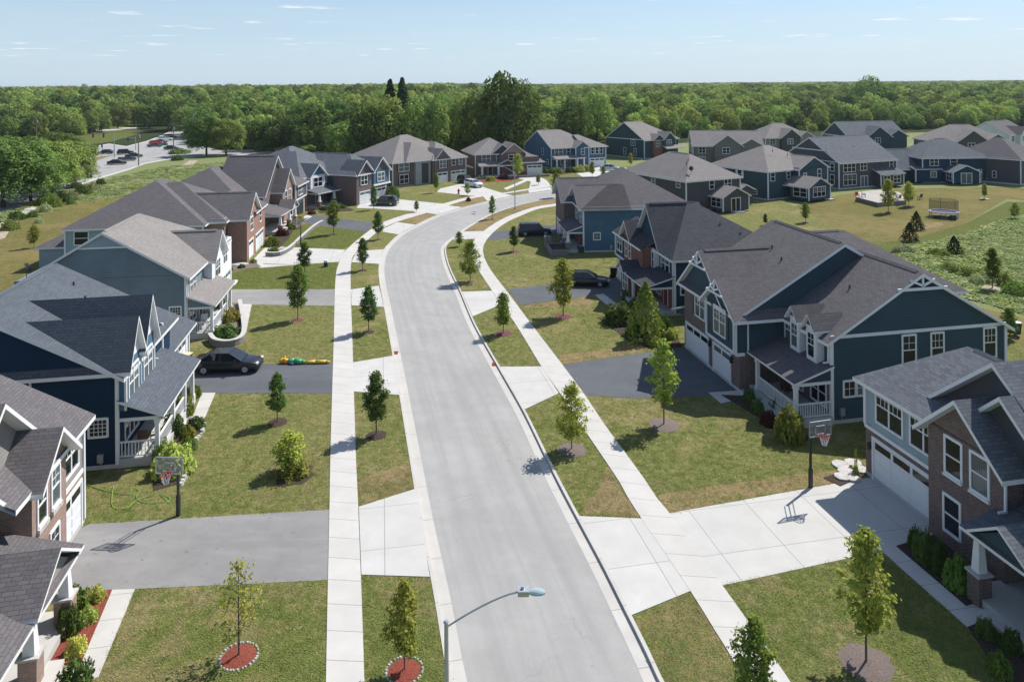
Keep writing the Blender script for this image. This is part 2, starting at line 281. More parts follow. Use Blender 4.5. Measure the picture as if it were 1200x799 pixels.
def flat(name,pts,mat,z,th=.0,kind='structure',rot=0,px=True,uv=None):
    """flat ground piece from survey points; th = slab thickness downwards"""
    w=[G(*p) for p in pts] if px else pts
    if name in ('driveway','driveway_apron','garden_path','planting_bed'):PAV.append(w)
    b=MB();c,s=math.cos(rot),math.sin(rot);f=(lambda q:(q.x*c+q.y*s,-q.x*s+q.y*c))
    if th:b.extr([(x,y,z) for x,y in w],(0,0,-th))
    else:b.poly([(x,y,z) for x,y in w])
    o=b.build(name,mat,uv=uv or f)
    for p in o.data.polygons:pass
    return tag(o,kind=kind)
def spline(pts,n=6,px=True):
    w=[Vector(G(*p)) if px else Vector(p) for p in pts];out=[]
    for i in range(len(w)-1):
        p0=w[max(i-1,0)];p1=w[i];p2=w[i+1];p3=w[min(i+2,len(w)-1)]
        for k in range(n):
            t=k/n;out.append(.5*((2*p1)+(-p0+p2)*t+(2*p0-5*p1+4*p2-p3)*t*t+(-p0+3*p1-3*p2+p3)*t*t*t))
    out.append(w[-1]);return out
def resample(pl,n):
    L=[0]
    for a,b in zip(pl,pl[1:]):L.append(L[-1]+(b-a).length)
    out=[];j=0
    for i in range(n):
        t=L[-1]*i/(n-1)
        while j<len(L)-2 and L[j+1]<t:j+=1
        k=(t-L[j])/max(1e-6,L[j+1]-L[j]);out.append(pl[j].lerp(pl[j+1],k))
    return out
def offset(pl,d):      # to the right of travel for d>0
    out=[]
    for i,p in enumerate(pl):
        a=pl[max(i-1,0)];b=pl[min(i+1,len(pl)-1)];t=(b-a).normalized();out.append(p+Vector((t.y,-t.x))*d)
    return out
def strip(name,A,B,mat,z,th=0,kind='structure'):
    n=len(A);L=0
    if name=='sidewalk':
        for i in range(n-1):PAV.append([(p.x,p.y) for p in (A[i],B[i],B[i+1],A[i+1])])
    me=bpy.data.meshes.new(name);v=[];uvv=[]
    for i in range(n):
        if i:L+=((A[i]-A[i-1]).length+(B[i]-B[i-1]).length)/2
        v.append((A[i].x,A[i].y,z));v.append((B[i].x,B[i].y,z));uvv+=[(0,L),((A[i]-B[i]).length,L)]
    f=[(2*i,2*i+1,2*i+3,2*i+2) for i in range(n-1)]
    if th:
        k=len(v);v+=[(a,b_,c-th) for a,b_,c in v];uvv+=uvv
        f+=[(2*i,2*i+2,k+2*i+2,k+2*i) for i in range(n-1)]+[(2*i+1,2*i+3,k+2*i+3,k+2*i+1) for i in range(n-1)]+[(0,1,k+1,k),(2*n-2,2*n-1,k+2*n-1,k+2*n-2)]
    me.from_pydata(v,[],f);me.materials.append(mat);bm=bmesh.new();bm.from_mesh(me);bmesh.ops.recalc_face_normals(bm,faces=bm.faces);bm.to_mesh(me);bm.free()
    l=me.uv_layers.new(name='UVMap')
    for p in me.polygons:
        for li in p.loop_indices:l.data[li].uv=uvv[me.loops[li].vertex_index]
    o=bpy.data.objects.new(name,me);COL.objects.link(o);return tag(o,kind=kind)
# ------------------------------------------------------------------ the ground, the road, walks and drives
def sheet(name,r,mat,z):
    b=MB();b.poly([(-r,-200,z),(r,-200,z),(r,2*r,z),(-r,2*r,z)]);return tag(b.build(name,mat,fix=False),kind='structure')
sheet('ground',9000,MEAD,0)
LC=spline([(560,1100),(532,840),(522.5,785),(510,707),(499.5,650),(490,600),(475,507.7),(467.7,462.6),(457,400),(450,360),(444.5,330),(444,310),(450,292),(468,274),(486.7,263.7),(513,251.7),(541.7,243),(570,236),(600,229.5),(650,222),(700,214),(770,206),(900,196)])
RC=spline([(960,1100),(790,820),(757.5,755),(740,721),(709,660),(679,605),(655,560),(640,530),(615,480),(586,430),(557.5,380),(541,342),(527,312),(522.5,293),(525,286),(531,280.5),(543,271.5),(556.7,262.5),(576.7,251.7),(600,243.3),(625,237),(650,233.5),(700,226),(790,215),(920,203)])
n=160;LA=resample(LC,n);RA=resample(RC,n)
Lg=offset(LA,.15);Lr=offset(LA,.62);Rg=offset(RA,-.15);Rr=offset(RA,-.62)
strip('road',Lr,Rr,ROADM,.012);strip('gutter',Lg,offset(LA,.66),C_CURB,.018);strip('gutter',offset(RA,-.66),Rg,C_CURB,.018)
strip('curb',LA,Lg,C_CURB,.125,.2);strip('curb',Rg,RA,C_CURB,.135,.2)
# lots: raised lawn slabs behind the kerbs
def lot(name,edge,outer,mat,z=.1):
    pts=[(p.x,p.y) for p in edge]+[G(*q) for q in outer];b=MB();b.extr([(x,y,z) for x,y in pts],(0,0,-.25));o=b.build(name,mat);return tag(o,kind='structure')
lot('lawn',[p for p in LA if p.y<187],[(700,196),(640,191),(560,189),(480,194),(430,198),(330,199),(255,218),(110,232),(60,262),(0,338),(-200,450),(-700,1000)],LAWN)
lot('lawn',[p for p in RA if p.y<150],[(900,226),(1100,330),(1400,560),(1700,1100)],LAWN)
# greener or drier pieces of lawn
def patch(pts,mat,name='lawn',z=.106,seed=0):
    w_=[Vector(G(*p)) for p in pts];cen=sum(w_,Vector((0,0)))/len(w_);out=[];q=random.Random(len(pts)+int(pts[0][0]))
    for i,a in enumerate(w_):
        b_=w_[(i+1)%len(w_)];n_=max(2,int((b_-a).length/.45));d=(b_-a).normalized();nn_=Vector((-d.y,d.x));f0=q.random()*6
        for k in range(n_):
            o_=.16*math.sin(k*.9+f0)+q.uniform(-.22,.22);p=a.lerp(b_,k/n_);p=p+(cen-p).normalized()*min(abs(o_),(cen-p).length*.2);out.append((p.x,p.y))
    flat(name,out,mat,z,px=False)
patch([(370,256),(438,262),(431,272),(404,292.4),(312,289),(322,278),(345,268)],LAWN_G)
patch([(312,309.6),(345,311.6),(396,307),(393,339),(266,339),(262,322)],LAWN_G)
patch([(421,594.2),(485.6,573.5),(480,540),(417,560)],LAWN_DRY,z=.107)
patch([(741,721),(809,693),(860,767),(905,840),(830,860),(778,799)],LAWN_DRY)
patch([(715,540),(679,604.5),(751,607.3),(722,560)],LAWN_DRY)
patch([(766,580),(784,600.8),(1013,560.5),(1000,548),(880,562)],LAWN_DRY)
patch([(690,346.9),(609,357.8),(612,362),(700,357)],LAWN_DRY,z=.107)
patch([(650,416),(660,426.5),(775,410.6),(770,402)],LAWN_DRY)
for pts in ([(543,271.3),(567,270.6),(583,260),(600,251.7),(625,243),(650,239),(700,231),(700,227),(650,234),(625,237.4),(600,243.7),(576.7,252.1),(556.7,262.9)],
            [(525,239.6),(547,232),(570,228),(585,229),(570,235.6),(541.7,242.6)],[(489,262.5),(465.5,258.5),(500,249.2),(513,251.3)],[(597,224.8),(640,218.5),(670,213.8),(640,219.8),(600,226.3)]):patch(pts,LAWN_DRY)
# back lawns, dry turf between the meadow and the houses behind
flat('back_lawn',[(878,256),(900,249),(985,228),(1050,221),(1160,219),(1300,222),(1300,245),(1180,232),(1130,262),(1060,282),(985,288),(935,310),(900,300)],BACK,.03)
patch([(1060,282),(1130,262),(1180,236),(1300,238),(1300,246),(1200,250),(1140,272),(1075,290),(1010,320),(985,290)],LAWN_G,'back_lawn',.038)
flat('back_lawn',[(1105,312),(1120,352),(1200,372),(1300,390),(1300,460),(1150,420),(1060,340)],BACK,.03)
patch([(1085,268),(1108,264),(1104,259),(1092,260),(1070,266)],LAWN_DRY,'back_lawn',.045)
flat('back_lawn',[(0,345),(-200,360),(-100,300),(0,262),(40,240),(75,232),(115,228),(150,232),(110,262),(60,300)],BACK,.13)
flat('dirt_path',[(205,198),(222,188),(232,188),(222,197)],DIRT,.05);flat('dirt_path',[(-30,282),(-5,268),(6,256),(18,251),(27,254),(20,262),(14,266),(6,279),(-10,284)],DIRT,.14);flat('dirt_path',[(24,250),(31,244),(38,242),(43,244),(36,249),(29,252)],ROCK,.14)
# sidewalks
def walk(A,B,n=120):
    A=resample(spline(A),n);B=resample(spline(B),n);strip('sidewalk',A,B,C_WALK,.136,.15)
walk([(379,1100),(382,799),(386,600),(387.5,520),(391,400),(393,330),(396.6,310),(405,294),(430,272.6),(450,260.3),(483,249.3),(515,240.2),(540,233.3),(560,229.5),(590,226.3),(616,222),(640,218.3),(690,212)],
     [(433,1100),(427,799),(420,600),(416.5,520),(413,400),(411,340),(411.6,308),(418,295),(443,271.3),(465,260.3),(500,249.7),(525,241.2),(548,234),(566,230.6),(592,227.4),(618,223.2),(642,219.5),(692,213)])
walk([(1040,1100),(860,775),(850.5,760),(809,692.7),(751.5,607.6),(734,580),(722.7,560),(681.5,499),(659,465),(634,429),(604,380),(576,340),(556.7,310),(552.8,297),(554,286),(558,279),(566.7,271),(583,260),(600,251.9),(625,243.3),(650,239),(700,231)],
     [(1130,1100),(926,799),(913,780),(846.7,686.5),(784,601),(766.6,580),(754,560),(708,497),(685,462.6),(659,427.6),(622.6,380),(595,343),(576,318),(568,303),(566,291.7),(570,281.7),(580,270.6),(595,260),(612,252.3),(631,245),(653,241.5),(702,233)])
AX=R(100)
def drive(name,pts,mat,z=.110,rot=None):
    return flat(name,pts,mat,z,0,rot=R(10) if rot is None else rot)
def apron(pts,rot=R(10)):return flat('driveway_apron',pts,C_DRIVE,.128,.02,rot=rot)
drive('driveway',[(60,648),(93,619),(105,614),(386.5,597),(384.8,679.5),(158,690),(70,697),(40,700)],D_GREY)
apron([(420.5,594),(486.7,573),(503.7,676),(423.6,673.5)])
drive('driveway',[(190,428),(392,425),(390,461),(236,460.5),(205,461)],D_DARK)
apron([(412.8,425),(460.6,417),(467.6,463),(414.8,459)])
drive('driveway',[(245,342),(263,339.4),(393.4,339),(392,358.5),(264,356.5),(240,357)],D_GREY)
apron([(411,339.5),(444,335),(450,360),(412,358)])
drive('driveway',[(296,305),(312,288.5),(404.5,292.8),(396.8,306.8),(345,310.4),(311,309),(290,312)],C_DRIVE,.112)
apron([(418,294.8),(450,292.3),(444,309.6),(411.7,307.5)])
drive('driveway',[(345,256),(361,250),(380,254.2),(438,261),(430,271.8),(360,262.8)],D_DARK)
apron([(443.5,271),(465.5,260.5),(487,263.5),(467,275)])
drive('driveway',[(418,244),(420,240),(460,231),(463,233.3),(520,239),(500,249),(484,247.5),(440,244.5)],C_DRIVE,.112)
apron([(500,249.7),(525,241),(541.7,242.9),(513,251.8)])
drive('driveway',[(512,225),(516,221),(541,215.5),(565,219),(590,226.8),(566,230),(548,229.5)],C_DRIVE,.112)
apron([(566,230.3),(592,227.5),(601,229.2),(571,235.9)])
drive('driveway',[(598,207),(628,205.5),(640,211),(646,217.8),(620,221.6),(622,213)],C_DRIVE,.112)
apron([(619,223),(644,219.5),(651,222),(620,226.6)])
drive('driveway',[(664,196),(706,195),(735,197),(720,206),(690,212)],C_DRIVE,.112)
drive('driveway',[(784,601.3),(1015,560),(1024,560),(1091,606.5),(1093,630),(1067,638),(846.5,686)],C_DRIVE,.112,R(11))
apron([(678.8,605),(751.8,607.8),(809,692.7),(740,721)],R(11))
drive('driveway',[(659.5,427.3),(778,410),(802,408.5),(856,450),(869,461),(845,463),(800,465),(743,467.3),(685.5,463)],D_DARK)
apron([(585.7,430),(634.4,429.6),(655,461),(615,479.8)],R(11))
drive('driveway',[(594.5,339),(643,333.5),(716,326),(735,332),(754,347),(722,352),(700,345.5),(690,346.7),(646.7,352.5),(609.5,357.7)],D_DARK)
apron([(541.2,342),(576.5,341),(583.5,350.5),(585,358),(553.5,371)],R(11))
drive('driveway',[(579,271.5),(610,268),(650,263.7),(672,262),(676,272),(650,276),(610,279),(571,281.3)],D_DARK)
apron([(543,271.5),(567,271),(558,280),(530.5,281.5)],R(11))
# garden walks
def gwalk(pts,rot=R(10),z=.116):return flat('garden_path',pts,C_WALK,z,.1,rot=rot)
gwalk([(131.5,691),(158,690),(115,793.6),(96,800),(50,800),(47,792),(96,775)]);gwalk([(236.4,460.3),(252.5,460.3),(236.5,497.7),(205,497),(207,488),(226,488)])
gwalk([(281,356.5),(295,356.5),(287,397),(282,397)]);gwalk([(830,460),(845,472.7),(885,464),(906,452),(895,448),(874,457),(846,459)]);gwalk([(1031.5,644),(1050,640),(1132.4,710),(1141,708),(1166,720),(1134,735)],R(11))
gwalk([(697,345.7),(707.5,344.5),(728,360),(717.5,362.5)]);gwalk([(345,310.7),(306,314),(270,310),(272,306),(300,309.5)]);gwalk([(318,270),(360,252),(366,254),(322,277)]);gwalk([(590,221),(625,206.5),(628,208),(594,222.5)])
# planted beds
def bed(pts,mat,z=.135):return flat('planting_bed',pts,mat,z,.1)
bed([(72,703),(100,695),(131,691),(96,775),(88,778),(60,778),(62,740)],MULCH_R);bed([(200,462),(236,460),(208,490),(196,490)],MULCH);bed([(178,540),(205,500),(240,497),(228,520),(222,548),(215,565),(180,575)],MULCH)
bed([(1050,640),(1100,625),(1145,680),(1165,690),(1132,710)],MULCH);bed([(1134,735),(1166,722),(1230,790),(1230,840),(1200,830)],MULCH);bed([(845,463),(875,464),(905,456),(940,505),(950,515),(930,522),(890,490)],MULCH)
bed([(700,372),(735,372),(790,390),(800,407),(760,408),(735,398)],MULCH);bed([(728,352),(740,345),(760,365),(730,360)],MULCH);bed([(965,560),(1012,545),(1016,556),(985,570)],MULCH)
bed([(256,316),(300,308),(306,313),(268,318)],MULCH_P);bed([(318,296),(318,278),(352,258),(362,255),(346,266),(338,280),(328,290)],MULCH);bed([(372,248),(410,244),(415,247),(376,250)],MULCH);bed([(560,212),(600,207),(620,205),(600,212),(565,214)],MULCH_R);bed([(640,201),(680,199),(690,200),(650,206)],MULCH)
bed([(255,357),(280,357),(280,397),(250,396)],MULCH_P,.3)
# ------------------------------------------------------------------ houses
WR=random.Random(5)
class House:
    def __init__(s,name,label,O,th,mir,roof,group=None):
        s.O=O;s.mir=mir;s.th=th;s.root=empty(name,(O[0],O[1],0),R(th),label,'house',group);s.mb={};s.mats={};s.roofm=roof;s.near=True
    def M(s,name,mats):
        k=(name,mats[0].name if isinstance(mats,(list,tuple)) else mats.name)
        if k not in s.mb:s.mb[k]=MB();s.mats[k]=mats
        return s.mb[k]
    def solo(s,name,mats):
        k=(name,'#%d'%len(s.mb));s.mb[k]=MB();s.mats[k]=mats;return s.mb[k]
    def ro(s):return s.M('roof',[s.roofm,WHITE])
    def tr(s):return s.M('trim',WHITE)
    def flip(s,b):
        if s.mir<0:b.v=[(x,-y,z) for x,y,z in b.v]
        return b
    def done(s):
        for k,b in s.mb.items():s.flip(b).build(k[0],s.mats[k],s.root)
        return s
    def child(s,name,b,mats,parent=None):return s.flip(b).build(name,mats,parent or s.root)
    def wall(s,mat,x0,x1,y0,y1,z0,z1,name='wall'):s.M(name,mat).box(x0,x1,y0,y1,z0,z1)
    def slab(s,pts,t=.16,fasc=None):
        b=s.ro();n=len(b.v);k=len(pts);b.v.extend(pts);b.v.extend([(x,y,z-t) for x,y,z in pts])
        b.f.append(tuple(range(n,n+k)));b.m.append(0);b.f.append(tuple(range(n+2*k-1,n+k-1,-1)));b.m.append(1)
        for i in range(k):
            j=(i+1)%k
            if fasc is None or i in fasc:b.f.append((n+i,n+j,n+k+j,n+k+i));b.m.append(1)
    def roof(s,ax,x0,x1,y0,y1,z,sl=.57,oh=.38,rk=.3,ends='gg',wall=None,sl2=None,vent=True,t=.2,hr=None):
        """ends: style at the low and high end of the ridge axis; g gable, h hip, n nothing (dies into another roof)"""
        if ends=='hh' and hr is None:ax='x' if x1-x0>=y1-y0 else 'y'
        if ax=='x':a0,a1,b0,b1=x0,x1,y0,y1;P=lambda a,b,c:(a,b,c)
        else:a0,a1,b0,b1=y0,y1,x0,x1;P=lambda a,b,c:(b,a,c)
        sl2=sl2 or sl;bm_=(sl2*b1+sl*b0)/(sl+sl2) if False else (b0*sl+b1*sl2)/(sl+sl2)
        zr=z+sl*(bm_-b0);e0=a0-(oh if ends[0]=='h' else rk if ends[0]=='g' else 0);e1=a1+(oh if ends[1]=='h' else rk if ends[1]=='g' else 0)
        h0=(bm_-b0) if ends[0]=='h' else 0;h1=(b1-bm_) if ends[1]=='h' else 0
        if hr:h0,h1=h0 and hr,h1 and hr
        r0=a0+h0 if ends[0]=='h' else e0;r1=a1-h1 if ends[1]=='h' else e1
        B0,B1=b0-oh,b1+oh;z0,z1=z-sl*oh,z-sl2*oh
        s.slab([P(e0,B0,z0),P(e1,B0,z0),P(r1,bm_,zr),P(r0,bm_,zr)],t,[0]+([1] if ends[1]=='g' else [])+([3] if ends[0]=='g' else []))
        s.slab([P(e1,B1,z1),P(e0,B1,z1),P(r0,bm_,zr),P(r1,bm_,zr)],t,[0]+([1] if ends[0]=='g' else [])+([3] if ends[1]=='g' else []))
        if ends[0]=='h':s.slab([P(e0,B1,z1),P(e0,B0,z0),P(r0,bm_,zr)],t,[0])
        if ends[1]=='h':s.slab([P(e1,B0,z0),P(e1,B1,z1),P(r1,bm_,zr)],t,[0])
        for k,a in ((0,a0),(1,a1)):
            if ends[k]=='g' and wall is not None:
                d=.06 if k==0 else -.06;s.solo('gable_wall',wall).extr([P(a,b0,z-.05),P(a,b1,z-.05),P(a,bm_,zr-.1)],P(d,0,0))
                if s.near:      # rake board under the overhang
                    pass
        if vent and r1-r0>2.2:
            v=s.solo('ridge_vent',s.roofm);g=.17
            lo=r0+.5;hi=r1-.5
            p=[P(lo,bm_-g,zr-.06),P(lo,bm_,zr+.08),P(lo,bm_+g,zr-.06)];v.extr(p,P(hi-lo,0,0))
        return zr,bm_
    def pt(s,face,c):
        return {'F':lambda u,o,z:(u,c-o,z),'B':lambda u,o,z:(u,c+o,z),'N':lambda u,o,z:(c-o,u,z),'R':lambda u,o,z:(c+o,u,z)}[face]
    def fb(s,b,f,u0,u1,o0,o1,z0,z1,mi=0):
        p=f(u0,o0,z0);q=f(u1,o1,z1);b.box(min(p[0],q[0]),max(p[0],q[0]),min(p[1],q[1]),max(p[1],q[1]),z0,z1,mi)
    def win(s,face,c,u0,z0,w,h,cols=1,grid=2,sh=None,sill=None,hung=True):
        f=s.pt(face,c);b=MB();t=.11
        s.fb(b,f,u0-t,u0,-.02,.055,z0-t,z0+h+t);s.fb(b,f,u0+w,u0+w+t,-.02,.055,z0-t,z0+h+t)
        s.fb(b,f,u0,u0+w,-.02,.055,z0+h,z0+h+t*1.2);s.fb(b,f,u0-.04,u0+w+.04,-.02,.09,z0-t,z0)
        for i in range(1,cols):s.fb(b,f,u0+w*i/cols-.05,u0+w*i/cols+.05,-.02,.05,z0,z0+h)
        if hung:s.fb(b,f,u0,u0+w,-.02,.042,z0+h*.5-.035,z0+h*.5+.035)
        if grid and s.near:
            cw=w/cols
            for i in range(cols):
                for k in range(1,grid):
                    x=u0+cw*i+cw*k/grid;s.fb(b,f,x-.014,x+.014,-.02,.03,z0+(h*.5 if hung else 0),z0+h)
            for k in range(1,(2 if hung else grid)):
                zz=z0+h*(.75 if hung else k/grid);s.fb(b,f,u0,u0+w,-.02,.028,zz-.014,zz+.014)
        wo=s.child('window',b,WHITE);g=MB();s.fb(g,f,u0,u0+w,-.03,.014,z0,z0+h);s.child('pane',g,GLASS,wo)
        if sh:
            for d in (u0-t-.36,u0+w+t+.02):
                b=MB();s.fb(b,f,d,d+.34,-.02,.05,z0-.08,z0+h+.08);s.child('shutter',b,sh)
    def gar(s,face,c,u0,w,h=2.1,z0=.12,mat=None,cars=None):
        f=s.pt(face,c);b=MB();rows=4;n=max(2,round(w/1.2));rec=.06
        s.fb(b,f,u0,u0+w,-.05,.01,z0,z0+h)
        for i in range(rows-1):
            for k in range(n):
                x=u0+w*k/n;z=z0+h*i/rows;s.fb(b,f,x+.08,x+w/n-.08,.01,.028,z+.07,z+h/rows-.06)
        g=s.child('garage_door',b,mat or DOORW)
        b=MB()
        for k in range(n):
            x=u0+w*k/n;s.fb(b,f,x+.1,x+w/n-.1,.0,.022,z0+h*.79,z0+h*.95)
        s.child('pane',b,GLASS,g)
        b=MB();s.fb(b,f,u0-.13,u0,-.02,.05,z0-.02,z0+h+.13);s.fb(b,f,u0+w,u0+w+.13,-.02,.05,z0-.02,z0+h+.13);s.fb(b,f,u0-.13,u0+w+.13,-.02,.052,z0+h+.002,z0+h+.15);s.child('door_frame',b,WHITE)
    def door(s,face,c,u0,w=.95,h=2.1,z0=.3,mat=None):
        f=s.pt(face,c);b=MB();s.fb(b,f,u0,u0+w,-.03,.03,z0,z0+h)
        for zz,hh in ((z0+.15,.7),(z0+1.0,.9)):
            for k in (0,1):s.fb(b,f,u0+.1+k*w*.45,u0+.1+k*w*.45+w*.35,.03,.045,zz,zz+hh)
        d=s.child('front_door',b,mat or DOORR);b=MB();s.fb(b,f,u0+w*.86,u0+w*.93,.03,.1,z0+.95,z0+1.1);s.child('handle',b,CHROME,d)
        b=MB();s.fb(b,f,u0-.12,u0,-.02,.05,z0,z0+h+.12);s.fb(b,f,u0+w,u0+w+.12,-.02,.05,z0,z0+h+.12);s.fb(b,f,u0,u0+w,-.02,.05,z0+h,z0+h+.12);s.child('door_frame',b,WHITE)
    def slider(s,face,c,u0,w=1.8,h=2.05,z0=.25):
        f=s.pt(face,c);b=MB();t=.12
        s.fb(b,f,u0-t,u0,-.02,.06,z0,z0+h+t);s.fb(b,f,u0+w,u0+w+t,-.02,.06,z0,z0+h+t);s.fb(b,f,u0,u0+w,-.02,.06,z0+h,z0+h+t);s.fb(b,f,u0,u0+w,-.02,.06,z0-.06,z0+.04);s.fb(b,f,u0+w/2-.05,u0+w/2+.05,-.02,.05,z0,z0+h)
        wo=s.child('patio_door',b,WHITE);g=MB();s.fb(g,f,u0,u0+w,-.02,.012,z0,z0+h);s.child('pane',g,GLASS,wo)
    def cb(s,pts,z0=.3,z1=5.3,r=.09):
        for x,y in pts:s.tr().box(x-r,x+r,y-r,y+r,z0,z1)
    def band(s,face,c,u0,u1,z,h=.2,o=.045):s.fb(s.tr(),s.pt(face,c),u0,u1,-.02,o,z,z+h)
    def found(s,x0,x1,y0,y1):s.M('foundation',C_PLAIN).box(x0-.03,x1+.03,y0-.03,y1+.03,-.1,.32)
    def porch(s,x0,x1,yf,zt=3.55,ze=2.85,posts=(),rail=(),floor=.55,piers=None,oh=.3,y0=0,side=True,pw=.11,near_rail=True,far_rail=False,wallm=None):
        """shed-roofed porch in front of the wall y=y0"""
        ex=.3;s.slab([(x0-ex,yf-oh,ze-.02),(x1+ex,yf-oh,ze-.02),(x1+ex,y0,zt),(x0-ex,y0,zt)],.13)
        for xx in (x0,x1):
            k=(zt-ze)/(y0-yf+oh)
            s.solo('gable_wall',wallm or WHITE).extr([(xx-.03,yf,ze-.22),(xx-.03,y0,ze-.22),(xx-.03,y0,zt-.14),(xx-.03,yf,ze-.02+k*oh-.13)],(.06,0,0))
        s.tr().box(x0-.08,x1+.08,yf-.08,yf+.1,ze-.3,ze-.12)
        for xx in (x0,x1):s.tr().box(xx-.085,xx+.085,yf+.1,y0-.06,ze-.305,ze-.125)
        s.M('porch_floor',C_PLAIN).box(x0-.15,x1+.15,yf-.15,y0-.005,-.1,floor)
        for xx in posts:
            b=MB()
            if piers:
                q=MB();q.box(xx-.3,xx+.3,yf-.3,yf+.3,floor-.4,floor+.85);s.child('pier',q,piers)
                q=MB();q.box(xx-.36,xx+.36,yf-.36,yf+.36,floor+.85,floor+.93);s.child('pier_cap',q,ROCK)
                n=len(b.v);z0=floor+.93;z1=ze-.3
                for z,r in ((z0,.2),(z1,.13)):
                    for dx,dy in ((-r,-r),(r,-r),(r,r),(-r,r)):b.v.append((xx+dx,yf+dy,z))
                for f in ((3,2,1,0),(4,5,6,7),(0,1,5,4),(1,2,6,5),(2,3,7,6),(3,0,4,7)):b.f.append(tuple(i for i in f));b.m.append(0)
            else:
                b.box(xx-pw,xx+pw,yf-pw,yf+pw,floor,ze-.3);b.box(xx-pw-.04,xx+pw+.04,yf-pw-.04,yf+pw+.04,floor,floor+.2);b.box(xx-pw-.035,xx+pw+.035,yf-pw-.035,yf+pw+.035,ze-.5,ze-.31)
            s.child('post',b,WHITE)
        def rl(a,b_):
            b=MB();L=math.hypot(b_[0]-a[0],b_[1]-a[1]);n=max(2,int(L/.16));dx=(b_[0]-a[0])/L;dy=(b_[1]-a[1])/L
            def bar(z0,z1,r):
                x0_,x1_=sorted((a[0],b_[0]));y0_,y1_=sorted((a[1],b_[1]));b.box(x0_-(r if x0_==x1_ else 0),x1_+(r if x0_==x1_ else 0),y0_-(r if y0_==y1_ else 0),y1_+(r if y0_==y1_ else 0),z0,z1)
            bar(floor+.85,floor+.93,.045);bar(floor+.08,floor+.14,.03)
            for i in range(n):
                t=(i+.5)/n;x=a[0]+(b_[0]-a[0])*t;y=a[1]+(b_[1]-a[1])*t;b.box(x-.022,x+.022,y-.022,y+.022,floor+.1,floor+.88)
            s.child('railing',b,WHITE)
        for a,b_ in rail:rl((a,yf),(b_,yf))
        if near_rail:rl((x0,yf),(x0,y0-.1))
        if far_rail:rl((x1,yf),(x1,y0-.1))
    def gorn(s,xc,y,zr,sl,d=1.0):      # decorative white truss in a gable peak facing the street
        b=s.solo('gable_ornament',WHITE);zb=zr-d*1.0;hw=d/sl;w=.07
        b.box(xc-hw,xc+hw,y-.07,y+.03,zb-.07,zb+.07);b.box(xc-.06,xc+.06,y-.065,y+.025,zb,zr-.15)
        for sg in (-1,1):
            b.extr([(xc,y-.06,zb+.1),(xc,y-.06,zb+.26),(xc+sg*hw*.5,y-.06,zb+d*.5),(xc+sg*hw*.5,y-.06,zb+d*.36)],(0,.08,0))
    def meter(s,face,c,u,z=1.3):
        b=MB();f=s.pt(face,c);s.fb(b,f,u,u+.3,0,.16,z,z+.45);s.fb(b,f,u+.1,u+.16,0,.08,.3,z);s.child('meter_box',b,METAL)
    def dspout(s,x,y,z1=5.2,z0=.25):
        b=MB();b.box(x-.045,x+.045,y-.04,y+.04,z0,z1);b.box(x-.045,x+.045,y-.35,y-.04,z0,z0+.08);s.child('downspout',b,WHITE)
    def vents(s,pts):
        for x,y,z in pts:
            b=MB();b.tube((x,y,z-.3),(x,y,z+.28),.06,.06,8);s.child('roof_pipe',b,DKMET)
def yg(z,sl):return z
